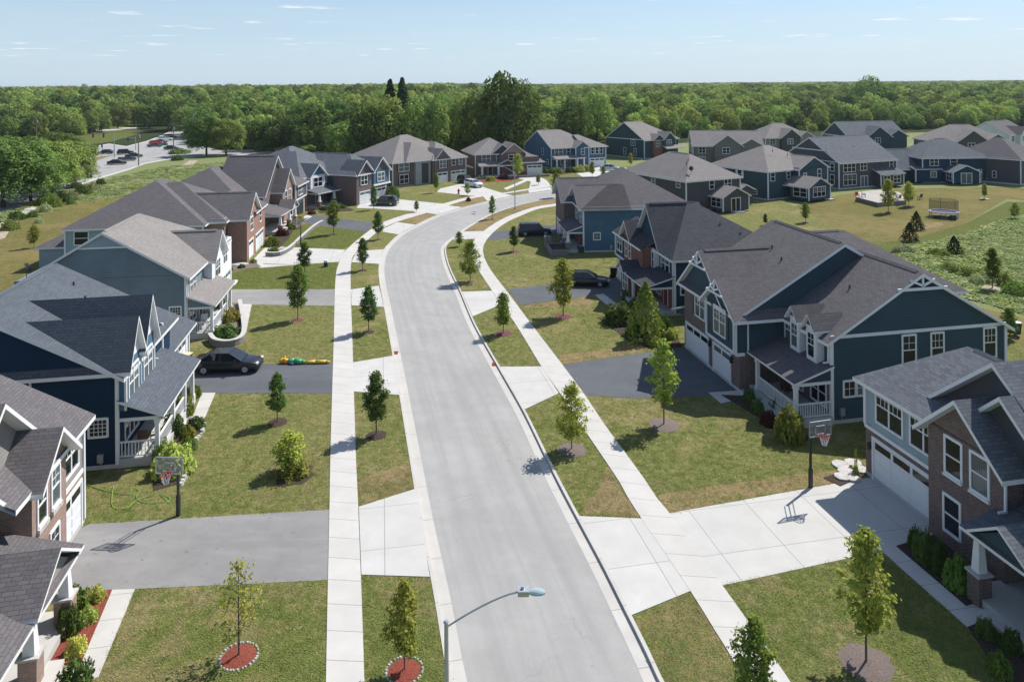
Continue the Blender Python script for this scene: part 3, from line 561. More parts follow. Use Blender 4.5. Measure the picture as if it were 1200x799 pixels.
# --- near right: pale blue over brown brick
def house_R0():
    h=House('brick_house','pale blue and brown brick house in the bottom right corner',G(1015,555),101,-1,SH_GREY)
    W=h.wall;h.found(-18,-.02,0,8.5)
    W(BR_BROWN,-5.1,0,0,8.6,.1,2.7,'brick_wall');W(LTBLUE,-5.1,-.001,.012,8.6,2.7,5.35)
    h.band('F',0,-5.1,.05,2.62,.18);h.cb([(0,0)],2.8,5.2,.08)
    h.gar('F',0,-4.75,4.1,2.12)
    h.win('F',.012,-2.75,3.35,1.85,1.7,2,3);h.win('F',.012,-5.08,3.35,1.7,1.7,2,3)
    h.roof('x',-6,0,0,8.6,5.35,.46,.45,.35,'nh',hr=2.2)
    # brick front wing with its own steep gable
    W(BR_BROWN,-9.3,-5.1,-.5,3,.1,5.3,'brick_wall');h.roof('y',-9.3,-5.1,-.5,6,5.25,.88,.42,.5,'gn',wall=BR_BROWN,vent=False)
    h.win('F',-.5,-7.05,3.5,.85,1.5,1,0);h.win('F',-.5,-8.5,3.5,.85,1.5,1,0);h.win('F',-.5,-6.95,.85,.85,1.5,1,0)
    for u in (-7.05,-8.5):h.fb(h.tr(),h.pt('F',-.5),u-.12,u+.97,0,.12,3.28,3.38)
    # big grey siding gable set back, behind the brick wing
    W(CHAR,-10.7,-5.1,1.2,9,5.3,5.7);h.roof('y',-11.5,-3.5,1.2,12,5.55,.79,.4,.55,'gh',wall=CHAR,vent=False)
    # right hand grey gable and main block beyond
    W(BR_BROWN,-18,-9.3,1.2,12,.1,5.3,'brick_wall');h.roof('y',-11.4,-5.9,.4,9,5.35,.88,.4,.5,'gn',wall=CHAR,vent=False);W(CHAR,-11.4,-9.3,.4,2,3.3,5.4);h.roof('y',-16.5,-11.5,.9,9,5.35,.8,.4,.5,'gn',wall=CHAR,vent=False)
    h.roof('x',-18,-6.,1.2,12,5.35,.55,.4,.4,'gh')
    h.win('F',.3,-11.0,3.5,.9,1.5,1,0)
    # entry porch
    h.porch(-16,-9.2,-2.0,3.7,2.85,posts=(-9.6,-13.2),rail=(),floor=.42,piers=BR_BROWN,y0=.9,near_rail=False)
    h.slab([(-12.6,-2.5,2.95),(-11.0,-2.5,4.0),(-11.0,.6,4.0),(-12.6,.6,2.95)],.12);h.slab([(-11.0,-2.5,4.0),(-9.4,-2.5,2.95),(-9.4,.6,2.95),(-11.0,.6,4.0)],.12)
    h.solo('gable_wall',DKTEAL).extr([(-12.3,-2.2,2.95),(-9.7,-2.2,2.95),(-11.0,-2.2,3.75)],(0,.06,0))
    h.win('F',1.2,-10.4,.9,.8,1.5,1,0);h.door('F',1.2,-11.9,.95,2.1,.45,DOORB)
    b=MB();b.box(-12.6,-10.2,-2.65,-2.16,-.1,.28);h.child('step',b,C_WALK)
    h.dspout(-9.42,-.56,5.0,3.4);
    b=MB();b.box(.0,.14,-.18,-.02,0,0);b=MB();b.box(-.45,-.3,-.16,-.0,1.6,1.95);h.child('wall_lamp',b,DKMET);return h.done()
house_R0()
# --- right: large dark teal house with brown roof
def house_R1():
    h=House('siding_house','large dark teal house with brown roof, two garage doors and a white railed porch',G(975,497),101,-1,SH_BROWN)
    W=h.wall;h.found(0,14.3,-3.2,12.4)
    W(DKTEAL,0,9,0,12.4,.3,5.4);h.roof('x',0,8,0,12.4,5.4,.585,.45,.32,'gn',wall=DKTEAL)
    h.band('N',0,-.05,12.45,5.3,.2);h.cb([(0,0),(0,12.4)],.3,5.3)
    b=MB();c=6.2;zr=5.4+.585*6.2+.1
    b.box(-.3,-.2,c-1.75,c+1.75,zr-1.15,zr-.98);b.box(-.3,-.2,c-.06,c+.06,zr-1.0,zr-.2)
    for sg in (-1,1):b.extr([(-.3,c,zr-.95),(-.3,c,zr-.8),(-.3,c+sg*.85,zr-.45),(-.3,c+sg*.85,zr-.6)],(.1,0,0))
    h.child('gable_ornament',b,WHITE)
    h.win('N',0,4.95,3.35,.85,1.75,1,2);h.win('N',0,7.0,3.35,.8,1.75,1,3);h.win('N',0,10.85,3.4,.8,1.75,1,3)
    h.win('N',0,.85,1.75,.7,.85,1,2,hung=False);h.win('N',0,1.75,1.75,.7,.85,1,2,hung=False);h.meter('N',0,.5,.6)
    # garage wing
    W(BR_BROWN,5.4,14.3,-3.2,4,.1,2.75,'brick_wall');W(BR_BROWN,9.6,14.3,-3.2,4,2.75,5.4,'brick_wall');W(DKTEAL,5.4,14.3,-3.15,12.4,2.75,5.4)
    W(DKTEAL,5.35,9.6,-3.55,-3.1,2.85,5.45);h.cb([(5.35,-3.55),(9.6,-3.55)],2.75,5.4);h.band('F',-3.55,5.3,9.65,2.68,.2);h.fb(h.tr(),h.pt('N',5.35),-3.55,-2.9,-.02,.08,2.6,2.8);h.cb([(5.4,-2.6)],2.8,5.3,.05)
    h.roof('x',5.4,14.3,-3.2,12.4,5.4,.565,.4,.3,'gg',wall=DKTEAL)
    z1,_=h.roof('y',5.15,9.8,-3.55,2,5.42,.80,.4,.42,'gn',wall=DKTEAL,vent=False);h.gorn(7.475,-4.0,z1,.80,.95)
    z2,_=h.roof('y',7.3,14.5,-3.2,6,5.42,.86,.4,.42,'gn',wall=DKTEAL);h.gorn(10.9,-3.68,z2,.86,1.15)
    h.win('F',-3.2,10.7,3.35,1.55,1.65,2,2,sh=DKMET);h.win('F',-3.55,6.75,3.4,1.65,1.75,2,2,sh=DKMET)
    h.gar('F',-3.2,10.15,3.75,2.05);h.gar('F',-3.2,6.75,2.5,2.05)
    for u in (9.65,6.35):
        b=MB();h.fb(b,h.pt('F',-3.2),u,u+.16,.01,.2,1.75,2.15);h.child('wall_lamp',b,DKMET)
    # side hood at the far corner
    h.slab([(14.3,-3.5,3.35),(16.3,-3.5,2.6),(16.3,-.5,2.6),(14.3,-.5,3.35)],.12);b=MB();b.extr([(14.3,-3.2,2.5),(16.1,-3.2,2.5),(14.3,-3.2,3.2)],(0,.06,0));h.child('gable_wall',b,DKTEAL)
    # rear ell with hipped end
    W(DKTEAL,8,19.5,6,16.3,.3,5.4);h.roof('y',8,19.5,4.6,16.3,5.4,.6,.4,.3,'nh')
    # porch
    h.porch(.0,5.35,-2.35,3.75,2.9,posts=(.12,4.6),rail=((.3,4.5),),floor=.6,wallm=DKTEAL,oh=.35)
    W(BR_BROWN,.0,5.4,-.06,0,.3,2.9,'brick_wall');h.win('F',-.06,3.0,1.0,1.3,1.4,2,0);h.door('F',-.06,4.3,.9,2.05,.62,DOORR);h.win('F',-.06,.5,1.0,1.5,1.4,2,0)
    for xc in (1.25,3.1):
        b=h.solo('dormer_wall',WHITE);b.box(xc-.52,xc+.52,-.55,.6,3.45,5.75)
        b=h.solo('dormer_wall',DKTEAL);b.extr([(xc-.48,-.58,5.75),(xc+.48,-.58,5.75),(xc,-.58,6.35)],(0,.5,0))
        h.slab([(xc-.72,-.85,5.6),(xc,-.85,6.5),(xc,1.6,6.5),(xc-.72,1.6,5.6)],.1);h.slab([(xc,-.85,6.5),(xc+.72,-.85,5.6),(xc+.72,1.6,5.6),(xc,1.6,6.5)],.1)
        h.win('F',-.55,xc-.33,3.85,.66,1.45,1,2)
    h.win('F',0,4.35,3.6,.7,1.5,1,2);h.vents([(8.2,1.6,8.1),(10.5,2.2,8.45),(3.0,3.4,7.35)]);h.dspout(5.3,-3.7,5.2,2.8);h.dspout(.12,-.14,5.2,3.8)
    return h.done()
house_R1()
# --- right: navy and red brick
def house_R2():
    h=House('brick_house','navy house with red brick front and dark roof, behind the dark evergreen',G(791,370),99,-1,SH_DARK)
    W=h.wall;h.found(0,13.6,-1.3,11.4)
    W(NAVY,0,13.5,0,11.4,.3,5.35);h.cb([(0,0)],.3,5.3);h.cb([(.0,11.4)],.3,5.3)
    h.roof('y',0,13.5,4.5,11.4,5.35,.56,.4,.3,'nh');h.roof('y',0,13.5,-.0,11.4,5.35,.56,.4,.3,'hn',vent=False) if False else None
    h.slab([(-.4,-.4,5.13),(-.4,5,5.13),(6.75,5,9.13),(6.75,-.25,9.13),(4.9,-.25,8.1),(2.9,-.4,6.95)],.2,[0,4,3]) if False else h.roof('x',0,7,0,11.4,5.35,.56,.4,.3,'nn',vent=False) if False else None
    # near slope reaching forward to the street gable
    h.slab([(-.4,-.4,5.13),(-.4,5.2,5.13),(6.75,5.2,9.13),(6.75,4.,9.13)],.2,[0,3])
    h.slab([(13.9,-.4,5.13),(13.9,5.2,5.13),(6.75,5.2,9.13),(6.75,4.,9.13)],.2,[0])
    h.slab([(-.4,-.4,5.13),(13.9,-.4,5.13),(6.75,4,9.13)],.2,[0])
    h.roof('y',3.6,9.9,0,5.2,5.6,1.12,.3,.4,'gn',wall=NAVY)
    W(BR_RED,4.6,10.9,-1.3,0,.1,5.3,'brick_wall');W(BR_RED,10.9,13.5,-1.25,.1,.1,2.7,'brick_wall');W(NAVY,10.9,13.5,-1.35,.1,2.7,5.3);h.band('F',-1.35,10.8,13.6,2.6,.2);h.cb([(13.5,-1.35)],2.7,5.2)
    W(BR_RED,4.6,4.9,-1.3,0,.1,5.3,'brick_wall')
    h.roof('y',8.2,11.4,-1.3,2.5,5.3,1.05,.3,.35,'gn',wall=BR_RED,vent=False);h.roof('x',4.6,13.5,-1.3,3.5,5.3,.56,.35,.3,'ng',wall=NAVY,vent=False)
    h.win('F',-1.35,11.3,3.4,1.6,1.55,2,2);h.win('F',-1.3,9.75,3.3,.55,1.45,1,0);h.win('F',-1.3,8.55,3.3,.55,1.45,1,0)
    h.win('F',0,1.3,3.4,2.0,1.65,2,3);W(WHITE,3.9,4.6,-.5,0,3.1,5.2,'bay_wall');h.win('F',-.5,4.0,3.5,.5,1.4,1,0)
    h.gar('F',-1.3,8.8,4.2,2.1);h.win('N',0,.6,2.0,.8,.9,1,2,hung=False)
    h.porch(.1,6.9,-2.7,3.65,2.8,posts=(.2,3.6),rail=(),floor=.45,near_rail=False,wallm=NAVY,oh=.3)
    h.slab([(5.2,-3.2,2.85),(6.4,-3.2,3.75),(6.4,-.8,3.75),(5.2,-.8,2.85)],.1);h.slab([(6.4,-3.2,3.75),(7.6,-3.2,2.85),(7.6,-.8,2.85),(6.4,-.8,3.75)],.1);b=MB();b.extr([(5.5,-2.95,2.8),(7.3,-2.95,2.8),(6.4,-2.95,3.5)],(0,.05,0));h.child('gable_wall',b,WHITE)
    W(BR_RED,5.2,7.6,-2.6,-1.3,.1,2.75,'brick_wall');h.win('F',-2.6,5.7,.9,1.3,1.5,2,0);W(BR_RED,0,5.2,-.06,0,.3,2.8,'brick_wall');h.door('F',-.06,1.6,.95,2.1,.47,DOORR);h.win('F',-.06,3.4,1.1,1.1,1.4,2,0)
    h.dspout(.1,-.16);h.vents([(2.4,7.5,6.6),(3.6,6.,7.3)]);return h.done()
house_R2()
# --- right: slate blue with hipped brown roof
def house_R3():
    h=House('siding_house','slate blue house with two stepped front gables, beside the dark sport utility vehicle',G(684,296),95,-1,SH_BROWN)
    W=h.wall;h.found(0,16,0,14);W(SLATEB,0,16,0,14,.3,5.7);h.cb([(0,0),(0,14)],.3,5.6);h.roof('x',0,16,0,14,5.7,.56,.4,.3,'hh')
    h.roof('y',0,8,-.2,6,5.7,.56,.4,.5,'gn',wall=SLATEB);W(BR_BROWN,6.5,14,-1.4,1,.1,5.7,'brick_wall');h.roof('y',6.5,14.2,-1.4,6,5.7,.62,.4,.5,'gn',wall=SLATEB)
    h.band('N',0,-.05,14,5.5,.2,.03)
    h.porch(.1,6.3,-1.9,3.5,2.75,posts=(.3,3.,5.9),rail=(),floor=.5,near_rail=False,piers=ROCKG,wallm=SLATEB);h.door('F',0,2.4,.95,2.1,.52,DOORR);W(BR_RED,.05,6.4,-.05,0,.3,2.8,'brick_wall')
    h.win('F',0,1.,3.5,1.6,1.5,2,0);h.win('F',0,4.,3.5,1.6,1.5,2,0);h.gar('F',-1.4,8,4.8,2.1)
    h.win('N',0,1.3,1.7,.75,.75,1,2,hung=False);h.win('N',0,5.0,1.9,.75,.75,1,2,hung=False);h.meter('N',0,3.3,.5)
    # raised stone planter and wing wall in front of the porch
    for bx in ((-1.6,2.6,-4.4,-4.15),(-1.6,-1.35,-4.15,-2.1),(2.35,2.6,-4.15,-2.1)):
        b=MB();b.box(*bx,.1,.85);h.child('planter_wall',b,ROCKG)
    b=MB();b.box(-1.35,2.35,-4.15,-2.1,.1,.7);h.child('planter_soil',b,MULCH);b=MB();b.box(2.7,4.2,-4.4,-3.6,.1,1.5);h.child('stone_pillar',b,ROCKG)
    h.vents([(5,11,7.2),(3,9,6.8)]);return h.done()
house_R3()
# --- houses beyond, seen from the back: O at the near corner; x runs along the left face, y along the back face
def back_house(name,label,px,py,th,L,D,siding,roof,spec):
    h=House(name,label,G(px,py,5.4),th,-1,roof);h.found(0,L,0,D);h.wall(siding,0,L,0,D,.3,5.4);h.cb([(0,0),(0,D),(L,0)],.3,5.3);h.band('N',0,0,D,5.22,.17);h.band('F',0,0,L,5.22,.17);spec(h);return h.done()
def sR4(h):
    h.roof('x',0,17,0,11.5,5.4,.6,.4,.3,'hh');h.win('N',0,4.9,3.6,.9,1.3,1,0);h.win('N',0,8.1,3.5,1.4,1.5,2,0);h.win('F',0,1.5,4.,.9,1.0,1,0);h.win('F',0,8,3.6,.9,1.4,1,0)
    h.wall(CHAR,-3.2,0,4.8,10.3,.3,2.8);h.roof('x',-3.2,0,4.8,10.3,2.8,.5,.35,.3,'gn',wall=CHAR,vent=False);h.slider('N',-3.2,6.6,1.8);h.win('F',4.8,-2.7,1.0,2.1,1.5,2,0);h.cb([(-3.2,4.8),(-3.2,10.3)],.3,2.7)
    b=MB();b.box(-4.3,-3.2,6.4,8.6,0,.28);h.child('step',b,C_PLAIN);h.roof('x',.5,9,11.5,15,3.0,.45,.3,.3,'gg',wall=CHAR);h.wall(CHAR,.5,9,11.5,15,.3,3.0)
    h.vents([(3.4,3.,7.6),(4.2,4.,8.)])
    b=MB();b.tube((1.2,2.2,6.3),(1.2,2.2,6.9),.04);b.tube((1.2,2.1,7.0),(1.1,1.95,7.1),.38,.34,14);h.child('satellite_dish',b,DKMET)
back_house('siding_house','charcoal house with hipped brown roof and satellite dish, behind the slate blue house',804,211,117,17,11.5,CHAR,SH_TAN,sR4)
def sR5(h):
    h.roof('x',0,14,0,15.5,5.4,.52,.4,.3,'hh')
    h.wall(DKTEAL,-1.2,0,6.8,14.8,.3,5.5);h.roof('x',-1.2,5,6.8,14.8,5.4,.5,.4,.3,'gn',wall=DKTEAL)
    h.cb([(-1.2,6.8),(-1.2,14.8)],.3,5.3);h.win('N',-1.2,8.,3.5,.8,.9,1,0,hung=False);h.win('N',-1.2,12.,3.3,.9,1.6,1,0);h.win('N',-1.2,12.2,.9,.8,1.7,1,0);h.win('N',-1.2,13.7,.9,.8,1.9,1,0);h.win('N',0,.7,3.5,1.0,1.4,1,0);h.win('N',0,5.,3.6,.8,1.2,1,0)
    h.win('F',0,6,3.5,.9,1.4,1,0,sh=WHITE);h.win('F',0,2.5,.9,1.2,.8,1,0)
    h.wall(DKTEAL,-5.2,-1.2,4.2,10,.3,2.8);h.roof('x',-5.2,0,4.2,10,2.8,.5,.35,.3,'gn',wall=DKTEAL,vent=False);h.cb([(-5.2,4.2),(-5.2,10)],.3,2.7)
    h.win('N',-5.2,5.4,.9,3.2,1.6,3,2);h.win('F',4.2,-4.7,.9,2.6,1.5,2,0);b=MB();b.box(-6,-5.2,9,10.2,0,.3);h.child('step',b,C_PLAIN);h.door('N',-1.2,10.4,.9,2.05,.35,DKTEAL);h.vents([(4,6,8.3),(3,9,7.5)])
back_house('siding_house','deep teal house with a sunroom, left of the charcoal patio house',900,200,121,14,15.5,DKTEAL,SH_TAN,sR5)
def sR6(h):
    h.roof('y',0,15,0,15.2,5.4,.58,.4,.3,'gg',wall=CHAR);h.band('F',0,2.5,12.5,7.2,.2);h.band('F',0,0,15,5.2,.2)
    h.win('N',0,1.2,3.4,3.0,1.5,3,0);h.win('N',0,1.2,.8,3.2,2.0,3,2);h.win('N',0,5.6,3.5,1.6,1.5,2,0);h.win('N',0,13.4,3.6,.9,1.4,1,0);h.slider('N',0,5.7,1.7)
    h.wall(CHAR,-1.8,0,9,15.1,.3,2.7);h.slab([(-2.2,8.6,2.7),(-2.2,15.3,2.7),(0,15.3,3.7),(0,8.6,3.7)],.14);h.win('N',-1.8,9.8,.9,1.6,1.4,2,0);h.win('N',-1.8,12.4,.9,1.8,1.4,2,0);h.cb([(-1.8,9),(-1.8,15.1)],.3,2.6)
    h.win('F',0,1.2,.9,.9,1.8,1,0);h.win('F',0,1.2,3.5,.9,1.4,1,0);h.wall(CHAR,3.4,6.4,-1.8,0,.3,2.6);h.slab([(3.2,-2.1,2.6),(6.6,-2.1,2.6),(6.6,0,3.1),(3.2,0,3.1)],.12);h.vents([(4,8,7.6)])
back_house('siding_house','charcoal house with brown gable roof behind the stone patio',983,190,112,15,15.2,CHAR,SH_GREY,sR6)
def sR7(h):
    h.roof('y',0,11,0,14,5.4,.6,.4,.3,'hh');h.roof('y',1.5,11,-6.5,1,3.0,.75,.4,.3,'gn',wall=NAVY);h.wall(NAVY,1.5,11,-6.5,0,.3,3.0);h.wall(NAVY,-.6,3,-1.8,3.6,.3,2.9);h.slab([(-.8,-2.1,2.95),(-.8,3.8,2.95),(1.2,3.8,3.4),(1.2,-2.1,3.4)],.12);h.cb([(-.6,-1.8)],.3,2.8)
    h.win('N',0,1.6,3.6,1.7,1.4,2,0);h.win('N',0,5.9,3.7,1.3,1.2,1,0);h.win('N',-.6,1.4,1.3,1.1,1.1,1,2,hung=False);h.win('N',0,11.5,.7,.9,1.9,1,0);h.win('N',1.5,-5.6,1.4,.6,1.3,1,0)
    h.wall(NAVY,-3.3,0,4.3,9.8,.3,2.7);h.roof('x',-3.3,0,4.3,9.8,2.75,.45,.35,.3,'gn',wall=NAVY,vent=False);h.cb([(-3.3,4.3),(-3.3,9.8)],.3,2.7);h.slider('N',-3.3,6,2.1);h.win('F',4.3,-2.8,.8,1.6,1.6,2,0);h.vents([(3,11,7)])
    h.door('N',0,10.3,.9,2.0,.35,NAVY);h.tr().box(-.9,.0,10.0,11.4,2.5,2.7)
back_house('siding_house','navy blue house with a back sunroom, behind the trampoline',1081,184,92,11,14,NAVY,SH_GREY,sR7)
def sR8(h):
    h.roof('x',0,13,0,12,5.4,.6,.4,.3,'hh');h.win('F',0,4.5,1.2,.6,1.2,1,0);h.meter('F',0,6.,.6);h.win('N',0,3,3.5,1.5,1.4,2,0);h.slider('N',0,6,1.8)
back_house('siding_house','charcoal house cut off by the right edge, right of the navy house',1196,186,124,13,12,CHAR,SH_BROWN,sR8)
# --- left side of the street
def house_L0():
    h=House('brick_house','tan brick house with taupe gables in the bottom left corner',G(98,612),101,1,SH_BROWN)
    W=h.wall;h.found(-16,0,0,12)
    W(BR_TAN,-3.0,0,0,12,.1,2.65,'brick_wall');W(TAUPE,-3.2,0,.01,12,2.65,5.3);h.band('F',0,-3.,.05,2.58,.2);h.cb([(0,0)],.3,5.2,.08)
    h.gar('F',0,-2.75,2.4,2.1);h.win('F',.01,-2.3,3.3,1.6,1.6,2,2)
    h.roof('x',-8,0,0,12,5.35,.55,.45,.35,'ng',wall=TAUPE)
    W(BR_TAN,-6.4,-3.0,-.35,3,.1,5.3,'brick_wall');h.win('F',-.35,-4.55,3.3,.75,1.5,1,2);h.win('F',-.35,-5.9,3.3,.75,1.5,1,2);h.win('F',-.35,-4.7,.75,.8,1.5,1,2)
    for u in (-4.55,-5.9):h.fb(h.M('stone_sill',ROCK),h.pt('F',-.35),u-.12,u+.87,.0,.13,3.0,3.19)
    h.roof('y',-6.4,-3.0,-.35,5,5.3,.85,.35,.55,'gn',wall=BR_TAN,vent=False)
    h.roof('y',-10.6,-3.4,.9,8,5.9,.80,.35,.6,'gn',wall=TAUPE,vent=False);W(TAUPE,-10.6,-3.4,.95,5,5.3,5.95)
    W(BR_TAN,-16,-6.4,1.6,12,.1,5.3,'brick_wall');h.roof('y',-13.6,-8.0,.5,8,5.5,.85,.35,.55,'gn',wall=TAUPE,vent=False);h.roof('x',-16,-6,1.6,12,5.35,.62,.45,.3,'gn',wall=TAUPE)
    h.win('F',1.6,-8.6,.9,1.3,1.6,2,2);h.win('F',1.6,-8.6,3.4,1.3,1.5,2,2)
    # porch with brick piers and a street gable
    h.porch(-13.6,-7.0,-1.9,3.9,2.85,posts=(-7.4,-10.4,-13.2),rail=(),floor=.42,piers=BR_TAN,y0=1.6,near_rail=False,oh=.45)
    h.slab([(-11.2,-2.45,2.95),(-9.2,-2.45,4.2),(-9.2,1.5,4.2),(-11.2,1.5,2.95)],.12);h.slab([(-9.2,-2.45,4.2),(-7.2,-2.45,2.95),(-7.2,1.5,2.95),(-9.2,1.5,4.2)],.12);b=MB();b.extr([(-10.8,-2.1,2.9),(-7.6,-2.1,2.9),(-9.2,-2.1,3.95)],(0,.06,0));h.child('gable_wall',b,TAUPE)
    h.door('F',1.6,-11.6,.95,2.1,.45,DOORB);b=MB();b.box(-12.2,-9.4,-2.6,-2.06,-.1,.27);h.child('step',b,C_WALK)
    return h.done()
house_L0()
def house_L1():
    h=House('siding_house','navy blue house with slate roof and white railed porch, behind the left basketball hoop',G(138,548),100,1,SH_SLATE)
    W=h.wall;h.found(0,8.4,0,15);W(MIDN,0,8.4,0,15,.3,5.4);h.cb([(0,0)],.3,5.4);h.cb([(8.4,0)],2.8,5.4)
    h.roof('x',0,10.5,0,14.6,5.3,.53,.45,.32,'gg',wall=MIDN);h.wall(MIDN,8.4,10.4,.02,14.9,.3,5.3);h.band('N',0,-.05,15,5.2,.22)
    h.win('N',0,.55,1.95,.85,.85,1,4,hung=False);h.win('N',0,4.4,4.0,1.3,1.3,1,0,hung=False);h.meter('N',0,.7,.5)
    for x0,x1,ze_,sl_ in ((0,2.6,5.75,1.75),(2.62,5.2,6.0,1.95)):
        W(SLATEB,max(x0,.02),x1,-.42,.3,3.2,ze_);h.roof('y',x0,x1,-.42,7.,ze_,sl_,.22,.35,'gn',wall=WHS,vent=False)
        h.win('F',-.42,x0+.55,3.6,1.55,1.6,2,2);h.cb([(max(x0,.05),-.42),(x1,-.42)],3.2,ze_-.1,.06)
    h.porch(.1,8.0,-2.0,3.85,2.9,posts=(.2,3.3,5.9,7.9),rail=((.35,3.2),(3.4,5.8)),floor=.55,wallm=MIDN,oh=.45)
    h.door('F',0,6.2,.95,2.1,.58,DOORB);h.win('F',0,1.2,1.1,2.2,1.5,3,0);h.win('F',0,4.4,1.1,.9,1.5,1,0)
    # one storey garage wing beyond the porch
    W(WHS,9.4,16.,.2,9,.1,3.0);h.slab([(9.1,-.35,2.95),(16.4,-.35,2.95),(16.4,4.6,5.3),(9.1,4.6,5.3)],.16);h.slab([(10.5,9.4,3.1),(16.4,9.4,3.1),(16.4,4.6,5.3),(10.5,4.6,5.3)],.16);b=MB();b.extr([(9.4,.2,3.),(9.4,9,3.),(9.4,4.6,5.1)],(.06,0,0));b.extr([(15.9,.2,3.),(15.9,9,3.),(15.9,4.6,5.1)],(.06,0,0));h.child('gable_wall',b,WHS)
    h.gar('F',.2,11.0,4.2,2.1);h.cb([(9.4,.2),(16.,.2)],.3,2.9);h.dspout(5.6,-.2,5.3,4.0);h.vents([(7.2,4.2,7.5),(8.6,5.4,8.1)]);return h.done()
house_L1()
def house_L2():
    h=House('siding_house','grey green house with weathered tan roof and white porch, behind the black sedan',G(218,398),99,1,SH_TAN)
    W=h.wall;h.found(0,16,0,13);W(GREYG,0,16,0,13,.3,5.5);h.cb([(0,0)],.3,5.4);h.roof('x',0,15,0,12.6,5.5,.60,.45,.4,'gh',wall=GREYG)
    b=MB();zr=5.5+.6*6.3;b.extr([(-.05,6.3-2.1,zr-1.28),(-.05,6.3+2.1,zr-1.28),(-.05,6.3,zr-.1)],(-.05,0,0));h.child('gable_panel',b,LTBLUE);h.fb(h.tr(),h.pt('N',0),4.2,8.4,.0,.14,zr-1.38,zr-1.24)
    h.win('N',0,.42,1.95,.8,.85,1,4,hung=False)
    W(WHS,6.0,10.6,-.7,.5,.1,5.5);h.roof('y',6.0,10.6,-.7,6,5.5,.9,.35,.45,'gn',wall=WHS);h.win('F',-.7,7.2,3.3,1.8,1.5,2,2);h.win('F',0,1.2,3.4,1.8,1.6,2,2);h.gar('F',-.7,6.3,0,0) if False else None
    W(WHS,10.6,16,-.3,.5,.1,5.4);h.gar('F',-.3,11,4.3,2.1);h.win('F',-.3,12,3.4,1.8,1.5,2,2)
    h.porch(.1,7.4,-2.0,3.75,2.85,posts=(.2,3.7,5.6,7.2),rail=((.35,5.5),),floor=.55,wallm=GREYG,oh=.4)
    h.door('F',0,4.2,.95,2.1,.58,DOORB);h.win('F',0,1.,1.1,2.,1.4,2,0)
    b=MB();b.box(7.1,8.6,-2.4,-1.4,2.55,2.7);h.child('beam_end',b,WHITE)
    b=MB();b.tube((1.,15,0),(1.,15,0.01),.01);b=MB();b.tube((.3,12.2,5.5),(.3,12.2,6.3),.03);b.tube((.3,12.2,6.5),(.42,12.0,6.6),.40,.36,16);h.child('satellite_dish',b,DKMET);h.vents([(4,8.5,7.9),(7,9.5,7.3),(9,8.,8.2)]);h.dspout(.1,-.12,5.2);return h.done()
house_L2()
def house_L3():
    h=House('brick_house','rose brick house with a tall arched stone entry and stepped dark hip roofs',G(289.6,306.7),98,1,SH_BROWN)
    W=h.wall;h.found(-2.8,14,2.3,19);W(LTBLUE,-2.8,14,4.3,19,.3,5.4);h.roof('y',-2.8,14,4.3,19,5.4,.56,.4,.3,'hh');h.cb([(-2.8,19),(-2.8,4.3)],.3,5.3);h.win('N',-2.8,16.6,3.4,1.4,1.4,1,0);h.win('N',-2.8,13.3,4.3,.5,.5,1,0)
    W(GREYV,-1.3,3,2.3,6,.1,5.5);h.roof('x',-1.3,12,2.3,17,5.45,.56,.4,.3,'hh')
    W(BR_TAN,-1.35,-1.0,2.25,5,.1,5.4,'brick_wall');b=MB();h.fb(b,h.pt('F',2.3),-.5,1.4,.0,.05,.2,3.6);an=[( .45+.95*math.cos(t*math.pi/8),2.25,3.6+.95*math.sin(t*math.pi/8)) for t in range(9)];b.extr(an,(0,.05,0));h.child('arched_entry',b,DKMET)
    W(BR_PINK,.0,11.3,.0,4,.1,5.4,'brick_wall');h.roof('y',0.,7.0,.0,8,5.4,.72,.35,.4,'gn',wall=BR_PINK);h.roof('x',4.,11.3,0,8,5.4,.5,.35,.3,'ng',wall=BR_PINK,vent=False)
    h.win('F',0,1.9,3.4,1.5,1.5,2,0);h.win('F',0,7.5,3.5,1.2,1.4,1,0);h.gar('F',0,1.0,2.5,2.1);h.gar('F',0,5.,4.9,2.1);h.win('F',4.3,-2.3,3.4,.9,1.4,1,0)
    # sunroom at the back
    W(LTBLUE,0,7,19,23,.3,2.9);h.roof('y',0,7,18.5,23,2.9,.5,.4,.3,'nh',vent=False);return h.done()
house_L3()
